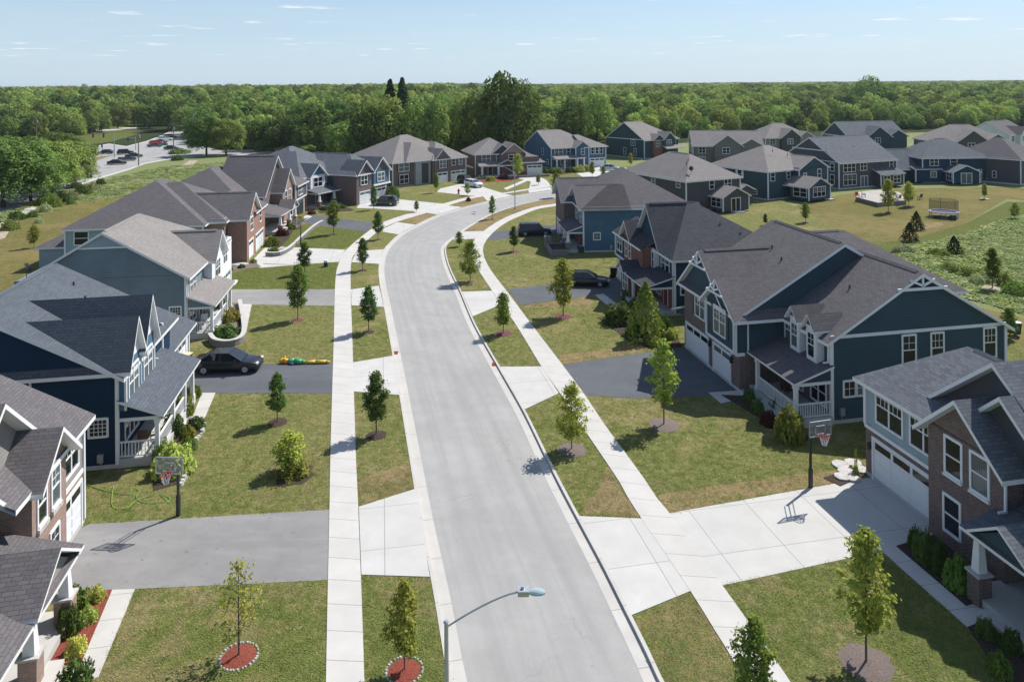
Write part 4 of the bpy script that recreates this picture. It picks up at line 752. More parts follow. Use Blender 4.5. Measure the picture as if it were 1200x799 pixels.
def house_L4():
    O=G(345,256);h=House('brick_house','brown and grey gabled house with open garage behind the curved garden wall',O,91,1,SH_BROWN)
    W=h.wall;W(BR_BROWN,-14.5,6,4.,17,.1,5.5,'brick_wall');h.roof('x',-14.5,2,3.5,17,5.4,.55,.4,.3,'hh');h.roof('x',-6,7.5,2.5,16,5.4,.6,.4,.3,'hh')
    W(SLATEB,-14.5,-9.8,3.4,6,.1,5.4);h.win('F',3.4,-13.6,3.5,1.2,1.4,2,0);h.win('F',3.4,-11.6,3.5,1.2,1.4,2,0)
    h.win('F',2.,-8.,3.4,1.2,1.5,1,0);h.roof('y',-9.8,2.,1.8,9,5.4,.85,.4,.5,'gn',wall=CHAR);W(BR_BROWN,-9.8,-1,1.8,5,.1,5.4,'brick_wall')
    W(BR_TAN,-5.9,.0,.1,3,.1,5.4,'brick_wall');h.roof('y',-5.9,.0,.1,6,5.4,1.0,.35,.4,'gn',wall=BR_TAN,vent=False);h.win('F',.1,-4.7,3.3,.9,1.7,1,0);h.win('F',.1,-2.6,3.3,.9,1.7,1,0)
    W(BR_TAN,0,6.4,.0,4,.1,2.9,'brick_wall');W(CHAR,-.2,6.4,-.25,4,2.9,5.4);h.roof('x',-.2,6.4,-.25,9,5.4,.55,.4,.3,'nh',vent=False);h.win('F',-.25,1.6,3.5,2.4,1.4,3,0);h.cb([(-.2,-.25),(6.4,-.25)],2.9,5.3);h.band('F',-.25,-.3,6.5,2.8,.22)
    h.gar('F',0,1.,4.4,2.3,mat=DKMET);h.porch(-12.8,-4.6,-1.5,3.6,2.85,posts=(-12.6,-8.2,-5.2),rail=(),floor=.5,piers=BR_PINK,y0=2.,near_rail=False,wallm=WHITE)  # open garage: a dark-coloured door panel stands in for its shaded interior
    h.slab([(-8,-2.,2.95),(-6.2,-2.,4.1),(-6.2,.3,4.1),(-8,.3,2.95)],.1);h.slab([(-6.2,-2.,4.1),(-4.4,-2.,2.95),(-4.4,.3,2.95),(-6.2,.3,4.1)],.1);b=MB();b.extr([(-7.6,-1.7,2.9),(-4.8,-1.7,2.9),(-6.2,-1.7,3.8)],(0,.06,0));h.child('gable_wall',b,WHS);h.win('F',.1,-2.2,.9,1.2,1.6,1,0)
    return h.done()
house_L4()
def house_L5():
    h=House('siding_house','dark teal house with brick garage wing, behind the graphite car',G(418,241),65,1,SH_GREY)
    W=h.wall;h.found(-7,9.5,5.5,22);W(DKTEAL,-7,4,6.5,21,.3,5.6);h.roof('y',-7,5,6.5,23,5.6,.6,.4,.3,'hh',vent=False);h.roof('x',-7,9,8,23,5.6,.58,.4,.3,'hh');h.cb([(-7,6.5)],.3,5.5)
    W(BR_BROWN,.0,4.6,.0,5,.1,5.6,'brick_wall');W(BR_BROWN,4.6,9.6,.3,5,.1,2.9,'brick_wall');W(DKTEAL,.05,9.6,.35,20,.3,5.6);h.roof('y',0,9.6,.2,18,5.6,.62,.4,.4,'hh')
    h.roof('y',.2,4.8,.0,4,5.6,.95,.3,.4,'gn',wall=CHAR,vent=False);W(SLATEB,4.8,9.6,-.2,3,3.1,5.6);h.roof('y',4.6,9.8,-.2,5,5.6,.9,.3,.4,'gn',wall=CHAR,vent=False);h.band('F',-.2,4.6,9.8,2.9,.24,.3);h.cb([(9.6,-.2)],2.9,5.5)
    h.win('F',0,1.3,3.5,1.8,1.5,2,0,sh=DKTEAL);h.win('F',-.2,6.,3.6,2.1,1.5,2,0,sh=DKTEAL);h.gar('F',0,.9,3.,2.1);h.gar('F',.3,5.1,4.1,2.1)
    W(WHS,-5.2,-1.4,5.7,7,3.,5.6);h.roof('y',-5.4,-1.2,5.7,10,5.6,.9,.3,.4,'gn',wall=SLATEB,vent=False);h.win('F',5.7,-4.4,3.6,2.2,1.5,2,0);h.win('F',6.5,.3-1.2,3.8,.8,1.3,1,0);h.win('F',6.5,-6.7,.9,1.2,1.9,2,0)
    h.porch(-5.8,-.1,3.6,3.5,2.85,posts=(-5.5,-1.6),rail=(),floor=.5,piers=BR_BROWN,y0=6.5,near_rail=False,wallm=DKTEAL);W(BR_BROWN,-5.5,0,6.45,6.5,.3,2.9,'brick_wall');h.door('F',6.45,-3.,.95,2.1,.5,DOORB);return h.done()
house_L5()
def house_L6():
    h=House('brick_house','wide brown brick house with a tall recessed stone entry, behind the white car',G(460,190,5.4),46,1,SH_TAN)
    W=h.wall;h.found(0,19,0,17);W(BR_BROWN,0,19,0,17,.1,5.4,'brick_wall');h.roof('x',0,19,0,17,5.4,.55,.4,.3,'hh');h.roof('y',3.,12.,-.7,15,5.5,.72,.35,.3,'hh',vent=False,hr=4.)
    W(GREYV,5.4,9.4,-.7,2,.1,5.5);b=MB();h.fb(b,h.pt('F',-.7),7.,8.8,0,.05,.4,4.6);h.child('tall_entry',b,DKMET)
    W(BR_BROWN,9.6,19,-1.2,3,.1,5.4,'brick_wall');h.roof('y',9.6,19,-1.2,14,5.4,.66,.4,.3,'hh',vent=False,hr=4.6);h.roof('y',10.,14.2,-1.4,4,5.4,.95,.3,.4,'gn',wall=BR_BROWN,vent=False);W(BR_BROWN,10,14.2,-1.4,2,.1,5.4,'brick_wall')
    h.win('F',0,1.6,3.3,2.6,1.6,2,0,sh=DKMET);h.win('F',0,1.8,.8,2.2,1.7,2,0,sh=DKMET);h.win('F',-1.4,11.3,3.3,1.8,1.6,2,0,sh=DKMET);h.win('F',-1.2,15.,3.6,.9,1.3,1,0);h.win('F',-1.2,17.,3.6,.9,1.3,1,0)
    h.gar('F',-1.4,10.8,2.6,2.1);h.gar('F',-1.2,14.7,4.,2.1);h.cb([(0,0),(19,-1.2)],.3,5.3);h.band('F',0,0,9,5.15,.2);h.slab([(18.8,-1.5,3.4),(21,-1.5,2.6),(21,3,2.6),(18.8,3,3.4)],.12);return h.done()
house_L6()
def house_L7():
    h=House('siding_house','brown house with a white columned porch and garden wall, behind the distant street lamp',G(557,180,5.4),17,1,SH_TAN)
    W=h.wall;W(BR_BROWN,0,12,0,12,.1,5.4,'brick_wall');h.roof('x',-.1,10.,0,12,5.4,.6,.4,.3,'hh',vent=False);W(BR_BROWN,7.,15.,-.8,12,.1,4.3,'brick_wall');W(BR_BROWN,5.6,11.,-.8,2,.1,5.4,'brick_wall')
    h.roof('y',3.8,8.8,-.2,6,5.4,.8,.3,.4,'gn',wall=CHAR,vent=False);h.roof('y',6.2,11.6,-.8,6,5.4,.8,.3,.4,'gn',wall=BR_TAN,vent=False)
    h.slab([(9,-1.2,4.9),(16.6,-1.2,2.9),(16.6,11,2.9),(9,11,6.2)],.16) if False else h.roof('x',8,16,-.8,9,3.3,.6,.4,.3,'nh',vent=False)
    h.win('F',0,1.6,3.4,1.9,1.5,2,0);h.win('F',0,5.,3.4,.9,1.4,1,0);h.win('F',-.8,7.7,3.6,2.2,1.2,2,0);h.cb([(0,0)],.3,5.3);h.gar('F',-.8,12.2,3.4,2.1)
    h.porch(.6,9.,-2.2,3.5,2.8,posts=(1.,4.8,8.4),rail=(),floor=.5,pw=.2,near_rail=False,y0=-.05,wallm=WHITE);h.slab([(4.6,-2.8,2.9),(6.8,-2.8,4.),(6.8,-.2,4.),(4.6,-.2,2.9)],.1);h.slab([(6.8,-2.8,4.),(9.,-2.8,2.9),(9.,-.2,2.9),(6.8,-.2,4.)],.1);b=MB();b.extr([(5.,-2.5,2.85),(8.6,-2.5,2.85),(6.8,-2.5,3.75)],(0,.06,0));h.child('gable_wall',b,CHAR);h.door('F',0,3.,.95,2.1,.5,DOORB)
    b=MB();b.box(-1.5,16.,-5.2,-4.8,0,.6);h.child('garden_wall',b,ROCKG);return h.done()
house_L7()
def house_L8():
    h=House('siding_house','slate blue house with white porch posts at the bend, left of the silver car',G(646,173,5.4),26,1,SH_TAN)
    W=h.wall;h.found(0,15.,0,15);W(SLATEB,0,15.,0,14,.3,5.4);h.roof('x',0,13.5,0,14,5.4,.55,.4,.35,'gh',wall=SLATEB);h.cb([(0,0)],.3,5.3);h.win('N',0,4.,3.3,.9,1.5,1,0);h.win('N',0,1.5,1.2,.7,1.,1,0);h.win('N',0,5.,1.2,.7,1.,1,0)
    W(SLATEB,6.2,15.,-1.3,3,.3,5.4);h.roof('x',8.5,15.2,-1.3,9,5.4,.5,.4,.3,'nh',vent=False);h.roof('y',6.,10.,-1.5,4,5.4,.7,.3,.4,'gn',wall=SLATEB,vent=False);h.cb([(6.2,-1.3),(15.,-1.3),(10.,-1.3)],.3,5.3)
    h.win('F',0,1.,3.4,2.2,1.6,2,0);h.win('F',0,4.4,3.4,.9,1.5,1,0);h.win('F',-1.3,7.8,3.4,.9,1.4,1,0)
    for u in (10.7,12.,13.3):h.win('F',-1.3,u,3.4,.75,1.6,1,0)
    h.gar('F',-1.3,10.4,4.1,2.1);h.porch(.1,8.,-2.4,3.5,2.8,posts=(.2,2.4,6.,7.9),rail=(),floor=.5,pw=.16,wallm=SLATEB,near_rail=False);h.win('F',0,2.6,.9,2.,1.6,2,0);h.door('F',0,5.4,.95,2.1,.5,DOORB);return h.done()
house_L8()
def house_L9():
    h=House('siding_house','dark teal house with a wide gable end at the far bend, above the silver car',G(755,164,5.4),37,1,SH_TAN)
    W=h.wall;h.found(0,14,0,15);W(DKTEAL,0,14,0,15,.3,5.4);h.roof('x',0,14,0,15,5.4,.62,.4,.35,'gh',wall=DKTEAL);h.band('N',0,0,15,5.25,.2);h.cb([(0,0)],.3,5.3)
    h.win('N',0,3.5,3.6,1.5,1.5,2,0);h.win('N',0,3.,.9,.9,1.8,1,0);h.win('N',0,7.,.9,.9,1.8,1,0)
    W(BR_RED,3.,6.5,-.9,1,.1,5.4,'brick_wall');W(DKTEAL,6.5,11.,-1.4,1,.1,5.4);h.roof('y',6.3,11.2,-1.4,5,5.4,.8,.3,.4,'gn',wall=DKTEAL,vent=False);h.roof('y',2.8,7,-.9,5,5.4,.7,.3,.4,'gn',wall=DKTEAL,vent=False);h.win('F',-1.4,7.6,3.4,2.,1.6,2,2);h.win('F',-.9,3.8,3.4,1.4,1.5,2,0);h.win('F',0,12.,3.4,.9,1.5,1,0)
    h.slab([(6,-3,2.8),(14,-3,2.8),(14,-1.3,3.5),(6,-1.3,3.5)],.14);return h.done()
house_L9()
# --- the far row of houses
def far_house(name,label,px,py,th,L,D,wallm,roof,mir=-1,gab=True,second=None,wing=True):
    h=House(name,label,G(px,py,5.4),th,mir,roof);h.near=False
    h.wall(wallm,0,L,0,D,.1,5.4);h.roof('x',0,L,0,D,5.4,.6,.4,.35,'gg' if gab else 'hh',wall=wallm);h.band('F',0,0,L,5.2,.2);h.band('N',0,0,D,5.2,.2);h.cb([(0,0),(L,0)],.3,5.3)
    for u in (1.5,L*.35,L*.68):h.win('F',0,u,3.4,1.5,1.4,2,0);h.win('F',0,u,.9,1.5,1.5,2,0)
    h.win('N',0,D*.25,3.4,1.2,1.4,1,0);h.win('N',0,D*.65,3.4,1.2,1.4,1,0)
    if wing:
        h.wall(second or wallm,L*.3,L*.68,-1.2,1,.1,5.4);h.roof('y',L*.28,L*.7,-1.2,5,5.4,.75,.35,.45,'gn',wall=second or wallm,vent=False);h.win('F',-1.2,L*.42,3.4,1.6,1.4,2,0)
        h.wall(wallm,L*.68,L-.3,-.8,1,.1,5.4);h.roof('y',L*.66,L,-.8,4,5.4,.6,.35,.4,'gn',wall=wallm,vent=False)
    return h.done()
far_house('siding_house','sage house with brown roof, directly behind the charcoal dish house',812,170,-8,17,11,STONEG,SH_TAN,1,second=STONEG)
far_house('siding_house','hip roofed taupe house left of the big teal gable in the far row',897,161,12,15,12,TAUPE,SH_TAN,1,gab=False,second=CHAR)
far_house('siding_house','teal gabled house with red brick in the far row behind the charcoal patio house',994,160,8,18,13,TEAL,SH_GREY,1,second=DKTEAL)
far_house('brick_house','brown brick house with dark gables in the far row, behind the navy house',1096,165,-6,18,13,BR_BROWN,SH_TAN,1,gab=False,second=CHAR)
far_house('siding_house','white house at the right edge in the far row',1183,158,35,14,12,WHS,SH_BROWN,1)
# ------------------------------------------------------------------ foliage
def quads(P,size,rs,out=None,up=.35,rnd=.75):
    """P n x 3 centres -> many small leaf faces, tilted at random about outward and upward"""
    n=len(P);nr=rs.normal(size=(n,3))*rnd+np.array([0,0,up])
    if out is not None:nr=nr+out*.9
    nr/=np.linalg.norm(nr,axis=1)[:,None];a=np.cross(nr,rs.normal(size=(n,3)));a/=np.linalg.norm(a,axis=1)[:,None];b=np.cross(nr,a)
    s=(size*(.6+.8*rs.random(n)))[:,None];V=np.stack([P-a*s*.5,P+b*s*.32,P+a*s*.5,P-b*s*.32],1).reshape(-1,3);return V
def leafmesh(name,V,mat):
    n=len(V)//4;me=bpy.data.meshes.new(name);me.vertices.add(4*n);me.vertices.foreach_set('co',V.astype(np.float32).ravel());me.loops.add(4*n);me.loops.foreach_set('vertex_index',np.arange(4*n,dtype=np.int32))
    me.polygons.add(n);me.polygons.foreach_set('loop_start',np.arange(0,4*n,4,dtype=np.int32));me.polygons.foreach_set('loop_total',np.full(n,4,dtype=np.int32));me.materials.append(mat);me.update(calc_edges=True);return me
def young_crown(seed,h,r,n_cl,per,size,z0,power=1.0,spread=.22):
    """a real young tree: limbs rising from the leader, each ending in its own tuft"""
    rs=np.random.RandomState(seed);C=[];limbs=[]
    for i in range(n_cl):
        t=(i+.5)/n_cl;z=z0+(h-z0)*t;prof=math.sin(math.pi*min(1,(.18+.82*t)**power))**.75 if t<.98 else .1
        rr=r*prof*(.45+.65*rs.rand());an=i*2.4+rs.rand()*1.2;tip=np.array([rr*math.cos(an),rr*math.sin(an),z]);limbs.append((np.array([0,0,max(z0*.75,z-rr*.9-.2)]),tip))
        for k in (1.,.62):
            c=tip*np.array([k,k,1])-np.array([0,0,(1-k)*.3]);C.append(c+rs.normal(size=(int(per*k),3))*r*spread*np.array([1,1,.8]))
    P=np.concatenate(C);P=P[P[:,2]>z0*.8];o_=P*np.array([1,1,0]);o_/=(np.linalg.norm(o_,axis=1)[:,None]+.01);return quads(P,size,rs,o_*.6,.7,.6),limbs
def trunkmb(h,r,limbs,lean=0):
    b=MB();b.tube((0,0,-.1),(0,0,h*.45),r,r*.75,7);b.tube((0,0,h*.45),(lean,0,h*.97),r*.75,r*.15,6)
    for a,t in limbs:b.tube(tuple(a),tuple(t),r*.3,r*.08,4,cap=False)
    return b
YT={}
def ytype(key,seed,h,r,ncl,per,size,z0,mat,power=1.,spread=.22,tr=.045):
    V,l=young_crown(seed,h,r,ncl,per,size,z0,power,spread);YT[key]=(leafmesh('crown',V,mat),trunkmb(h,tr,l),h)
ytype('oval1',1,4.,.74,36,66,.15,1.2,LF_DK,1.,.17);ytype('oval2',2,4.,.82,36,58,.16,1.1,LF_MID,1.,.18);ytype('oval3',3,4.,.70,36,66,.15,1.15,LF_DK,1.1,.18);ytype('maple',4,4.3,.98,40,42,.18,1.15,LF_LIME,1.,.15);ytype('maple2',5,4.3,1.05,38,42,.18,1.0,LF_LIME,1.,.16)
ytype('sparse',6,4.6,1.0,26,13,.16,1.4,LF_YEL,1.,.13);ytype('open',7,4.8,.88,44,34,.17,1.35,LF_LIME,1.,.13);ytype('yellow',8,4.,.7,26,60,.18,1.0,LF_YEL,1.,.2);ytype('thin',9,4.,.6,26,48,.17,1.2,LF_MID,1.,.2)
def ytree(key,px,py,top,label,ring=None,rr=.55,stone=False,group=None,cat='tree',z=.1,widen=1.,name='young_tree',dz=0):
    X,Y=G(px,py,z);ht=H-((top-99)+S*(px-600))*Y/F-z;me,tb,h=YT[key];s=ht/h
    t=empty(name,(X,Y,z),WR.random()*6.28,label,cat,group or 'young trees in the lawns and verges');t.scale=(s*widen,s*widen,s)
    if not isinstance(tb,bpy.types.Mesh):
        o=tb.build('trunk',BARK,t);YT[key]=(me,o.data,h)
    else:o=bpy.data.objects.new('trunk',tb);COL.objects.link(o);o.parent=t
    c=bpy.data.objects.new('crown',me);COL.objects.link(c);c.parent=t
    if ring:
        rs=random.Random(px);b=MB();n=22;rim=[(X+rr*math.cos(i*6.283/n)*(1+rs.uniform(-.08,.08)),Y+rr*math.sin(i*6.283/n)*(1+rs.uniform(-.08,.08)),z+.012) for i in range(n)]
        for i in range(n):b.poly([rim[i],rim[(i+1)%n],(X,Y,z+.10)])
        tag(b.build('mulch_ring',ring,fix=False),kind='structure')
        if stone:
            b=MB();m=30
            for i in range(m):
                a=i*6.283/m+rs.uniform(-.05,.05);x=X+(rr+.05)*math.cos(a);y=Y+(rr+.05)*math.sin(a);q=.045+rs.random()*.03;b.tube((x,y,z-.02),(x,y,z+.06),q,q*.55,6)
            tag(b.build('stone_edging',ROCK),'ring of small pale stones around the red mulch under the %s'%stone,'edging')
    return t
ytree('sparse',280,769,657,'thin yellowing young tree in a stone edged red mulch ring, on the bottom left lawn',MULCH_R,.62,'sparse yellowing tree',widen=1.1)
ytree('maple',474,786,684,'yellow green young tree in the verge nearest the street lamp',MULCH_R,.60,'bushy verge tree',widen=.85)
ytree('open',1015,777,621,'tall slender young tree in the lawn below the wide concrete driveway',MULCH_P,.95)
ytree('oval2',885,838,728,'bushy green young tree over the pavement at the bottom edge',None,widen=1.0)
ytree('oval1',325,495,438,'small oval dark green tree in the lawn of the navy house with the white porch',MULCH,.62)
ytree('oval3',441,510,437,'dense oval tree in the left verge above the pale driveway apron',MULCH,.62)
ytree('oval1',432,389,337,'second dense oval tree up the left verge, beside the apron of the worn driveway',MULCH,.5)
ytree('oval2',349,375,311,'green young tree in the lawn beside the worn driveway of the grey green house',MULCH_M,.5,widen=.85)
ytree('oval3',357,321,285,'round topped young tree next to the pale driveway of the rose brick house',None,widen=1.1)
ytree('oval3',425,317,280,'narrow dark tree in the left verge beside the pale driveway apron on the bend',MULCH,.5)
ytree('thin',391,275,236,'thin light green tree on the bright lawn of the brown gabled house',MULCH,.55,widen=1.2)
ytree('oval1',443,281,249,'small dark tree in the verge below the graphite car',MULCH,.45)
ytree('thin',438,246,219,'slim light tree in the lawn in front of the graphite car')
ytree('thin',488,249,236,'tiny pale tree in the triangular dry verge on the bend',widen=1.5)
ytree('thin',511,226,203,'bright slim tree in the lawn of the wide brown brick house')
ytree('maple2',548,229,215,'small leafy tree on the lawn edge in front of the white car',widen=1.1)
ytree('thin',577,257,230,'slim pale tree in the right verge just left of the distant street lamp',MULCH,.4)
ytree('maple2',607,209,181,'tall round tree by the white garage of the columned porch house',widen=.9)
ytree('oval2',652,231,203,'narrow green tree at the right end of the distant verge')
ytree('thin',631,217,205,'low bushy tree in the verge across the road from the columned porch house',widen=1.6)
ytree('oval2',538,289,272,'small bushy dark tree at the inner kerb of the bend',widen=1.3)
ytree('maple2',551,330,283,'broad yellow green tree in the inner verge of the bend',MULCH_M,.4,widen=1.05)
ytree('oval1',602,295,266,'small conical dark tree in front of the slate blue house',MULCH_M,.75)
ytree('oval2',590,391,344,'dark oval tree in the right verge below the bend',MULCH_M,.72)
ytree('maple',660,371,305,'bright yellow green tree on the lawn in front of the black car',MULCH_M,.78)
ytree('maple2',670,527,451,'pale leafy tree in the right verge beside the sealed driveway apron',MULCH_P,.85,widen=.95)
ytree('open',778,498,399,'open yellowish tree at the lower edge of the shaded sealed driveway',MULCH_P,.95,widen=.95)
ytree('yellow',1041,249,211,'yellow leaved tree in front of the stone patio',MULCH,.5)
ytree('maple',1065,242,214,'bright green conical tree right of the stone patio',MULCH,.9,widen=1.05)
ytree('oval2',944,261,238,'small green tree in the back lawn near the sunroom of the deep teal house',MULCH,.5)
ytree('yellow',1154,233,216,'small bare looking tree in the lawn behind the navy house',ROCK,.7)
ytree('maple2',1189,257,238,'lime tree at the edge of the meadow, right of the trampoline',widen=1.2)
ytree('thin',1163,338,292,'slender green tree growing at the meadow edge behind the big teal house',DIRT,1.,widen=1.2)
ytree('oval2',1183,398,362,'leafy tree at the right edge beside the corner of the big teal house',MULCH,.4,z=.05,widen=1.2)
ytree('maple',40,291,264,'single wispy tree in the back lawn on the left',MULCH,.5)
ytree('yellow',739,195,180,'small yellow tree beside the dark teal house at the far bend')
ytree('thin',707,210,195,'small tree at the driveway of the silver car',widen=1.3)
ytree('yellow',694,207,190,'small yellow tree in front of the garage of the far slate blue house')
ytree('oval3',897,264,251,'low dark green bush tree peeking over the big brown roof',widen=1.2)
# evergreens
def conifer(px,py,top,wd,label,z=.1,mat=None,group='small evergreens in the meadow'):
    X,Y=G(px,py,z);ht=H-((top-99)+S*(px-600))*Y/F-z;r=wd/2*Y/F;rs=np.random.RandomState(px);n=1900;t=rs.rand(n)**1.3;an=rs.rand(n)*6.28;lob=1+.22*np.sin(an*5+t*14);rad=r*(1-t)**.75*lob*(.55+.5*rs.rand(n)**.5)
    P=np.stack([rad*np.cos(an),rad*np.sin(an),t*ht+.05],1);V=quads(P,ht*.045+.05,rs,np.stack([np.cos(an),np.sin(an),an*0],1)*.6,.4)
    e=empty('evergreen_tree',(X,Y,z),0,label,'tree',group);b=MB();b.tube((0,0,-.1),(0,0,ht*.9),.08,.02,6);b.build('trunk',BARKD,e);c=bpy.data.objects.new('crown',leafmesh('crown',V,mat or LF_CON));COL.objects.link(c);c.parent=e
conifer(1074,269,248,17,'small dark evergreen at the edge of the meadow, farther of the touching pair');conifer(1066,282,261,19,'small dark evergreen at the edge of the meadow, nearer of the touching pair');conifer(1118,298,277,20,'lone dark evergreen in the meadow tall grass')
conifer(757,397,331,46,'tall feathery green evergreen by the entry of the navy and red brick house',.1,LF_LIME,None)
# shrubs
SHV={}
def shrub(px,py,wpx,hm,label,mat,name='shrub',cat='shrub',z=.1,group='garden shrubs',leaf=.11,dens=1.):
    X,Y=G(px,py,z);r=wpx/2*Y/F;k=(mat.name,name,px%3)
    if k not in SHV:
        rs=np.random.RandomState(px);n=int(1400*dens);d=rs.normal(size=(n,3));d/=np.linalg.norm(d,axis=1)[:,None];d[:,2]=np.abs(d[:,2]);lob=1+.2*np.sin(d[:,0]*6+px)*np.cos(d[:,1]*5);P=d*(lob*(.72+.3*rs.rand(n)))[:,None];SHV[k]=leafmesh(name,quads(P,leaf/.6,rs,d,.3),mat)
    o=bpy.data.objects.new(name,SHV[k]);COL.objects.link(o);o.location=(X,Y,z-.05);o.scale=(r,r,hm);o.rotation_euler=(0,0,px%7);tag(o,label,cat,group);return o
for a in [(113,703,20,.62,'lime hosta at the top corner of the red mulch bed',LF_HOSTA,'hosta','plant'),(103,728,22,.62,'lime hosta in the middle of the red mulch bed',LF_HOSTA,'hosta','plant'),(89,764,25,.62,'lime hosta at the lower end of the red mulch bed',LF_HOSTA,'hosta','plant'),
 (90,716,30,1.0,'olive rounded shrub at the top of the red mulch bed',LF_MID),(80,742,28,1.1,'dark shrub against the porch in the red mulch bed',LF_DK),(88,806,40,1.0,'dark green shrub below the front walk at the bottom edge',LF_DK),
 (207,470,24,1.1,'green shrub at the driveway corner of the navy porch house',LF_DK),(226,465,20,.9,'low shrub beside the sealed driveway on the left',LF_MID),(214,486,26,1.2,'tall rounded green shrub beside the porch steps of the navy house',LF_MID),(220,476,14,.8,'lime leaved shrub between the dark shrubs by the navy porch',LF_LIME),
 (203,510,28,1.3,'dark green bush in front of the navy porch railing',LF_DK),(222,513,16,.7,'pale grassy clump beside the stone edging of the navy house',LF_YEL),(229,501,22,.7,'low green shrub at the lower end of the short front walk',LF_DK),(221,526,20,.7,'small green shrub behind the stone edging',LF_MID),
 (203,553,46,1.5,'large lime bush at the corner of the white railed porch',LF_HOSTA),(190,540,24,1.2,'mid green bush between the lime bush and the porch',LF_MID),
 (260,365,18,1.4,'leafy plant in the raised planter beside the grey green house',LF_LIME,'plant','plant'),(265,394,34,1.0,'dark foliage spilling over the curved planter wall',LF_DK),(270,378,24,1.3,'grey green shrub in the curved planter',LF_YEL),
 (268,317,10,.6,'small round shrub in the bed by the arched entry',LF_DK),(283,314,9,.5,'low round shrub beside the rose brick corner',LF_DK),(297,308,8,.5,'tiny shrub at the rose brick garage',LF_MID),(261,327,9,.6,'small shrub behind the grey green porch',LF_DK),
 (319,288,18,1.3,'bushy shrub inside the curved garden wall',LF_MID),(331,276,16,1.,'reddish flower shrub inside the curved garden wall',LF_RED),(343,268,16,1.,'green shrub at the top of the curved garden wall',LF_MID),(350,259,14,1.,'shrub beside the open garage',LF_YEL),(320,296,14,.7,'low dark shrub below the curved garden wall',LF_DK),
 (365,251,10,.7,'rusty shrub at the corner of the dark teal porch',LF_RED),(380,246,12,.7,'dark shrub in front of the teal porch piers',LF_DK),(460,232,17,2.2,'big round green bush beside the graphite car',LF_MID),(400,244,12,.7,'dark shrub right of the teal porch',LF_DK),
 (575,212,12,1.,'yellow green shrub in front of the columned porch',LF_LIME),(590,210,12,1.2,'dark red shrub in front of the columned porch',LF_RED),(566,210,9,.9,'dark shrub at the left end of the columned porch',LF_DK),(549,236,6,.8,'dark red shrub in the verge near the white car',LF_RED),
 (652,203,15,1.4,'grey shrub in front of the far slate blue porch',LF_MID),(668,202,12,1.3,'dark shrub in front of the far slate blue porch steps',LF_DK),(679,202,14,1.6,'bright shrub before the far slate blue gable',LF_LIME),(690,201,14,1.6,'lime shrub beside the far slate blue garage',LF_LIME),(640,203,12,1.,'dark shrub at the far slate blue corner',LF_DK),
 (744,362,16,1.1,'dark shrub beside the short walk of the red brick house',LF_DK),(735,350,13,1.0,'dark shrub at the red brick garage corner',LF_DK),(725,378,38,1.7,'spreading evergreen bush left of the tall feathery evergreen',LF_DK),(787,396,16,.8,'bright lime ground shrub beside the teal garage',LF_LIME),(772,404,28,.9,'pale low shrub at the edge of the sealed driveway',LF_LIME),(778,386,22,1.2,'dark shrub between the red brick porch and the teal garage',LF_DK),(746,392,26,1.4,'dark shrub under the feathery evergreen',LF_DK),
 (878,470,16,.9,'clipped dark shrub near the porch of the big teal house, upper one',LF_DK),(888,483,16,.9,'clipped dark shrub near the porch of the big teal house, lower one',LF_DK),(902,498,20,.9,'brownish red shrub in front of the big teal porch',LF_RED),(925,515,34,2.0,'airy yellow green bush at the teal porch corner',LF_YEL),(912,480,20,.9,'dark shrub against the teal porch railing',LF_DK),
 (1084,656,26,1.3,'dark green bush beside the shaded garden path, upper one',LF_DK),(1098,667,28,1.3,'dark green bush beside the shaded garden path, middle one',LF_DK),(1122,688,30,1.3,'olive bush beside the shaded garden path, lower one',LF_MID),(1072,641,16,.9,'small bush at the brown brick garage corner',LF_DK),(1155,745,24,.7,'low plant in the dark bed below the steps',LF_DK),(1185,762,26,.8,'shaded shrub in the dark bed at the right edge',LF_DK),(1172,790,26,.8,'dark plant near the bottom right corner',LF_MID),
 (344,556,40,.8,'loose pale green low shrub on dark mulch in the left lawn',LF_YEL)]:
    shrub(a[0],a[1],a[2],a[3],a[4],a[5],*(a[6:8] if len(a)>6 else ()))
X,Y=G(345,556);rs=random.Random(2);b=MB();n=18;rim=[(X+.98*math.cos(i*.349)*(1+rs.uniform(-.15,.15)),Y+1.25*math.sin(i*.349)*(1+rs.uniform(-.15,.15)),.112) for i in range(n)]
for i in range(n):b.poly([rim[i],rim[(i+1)%n],(X,Y,.3)])
tag(b.build('mulch_ring',MULCH,fix=False),kind='structure')
ytree('maple2',338,553,506,'loose twiggy bush growing on the dark mulch mound in the left lawn',widen=1.6)
shrub(1003,557,8,.6,'grassy green clump on the flat stones by the brick corner',LF_LIME,'ornamental_grass','plant');shrub(1003,552,4,1.3,'yellow flower stalks among the flat stones by the brick corner',LF_YEL,'ornamental_grass','plant',dens=.3)
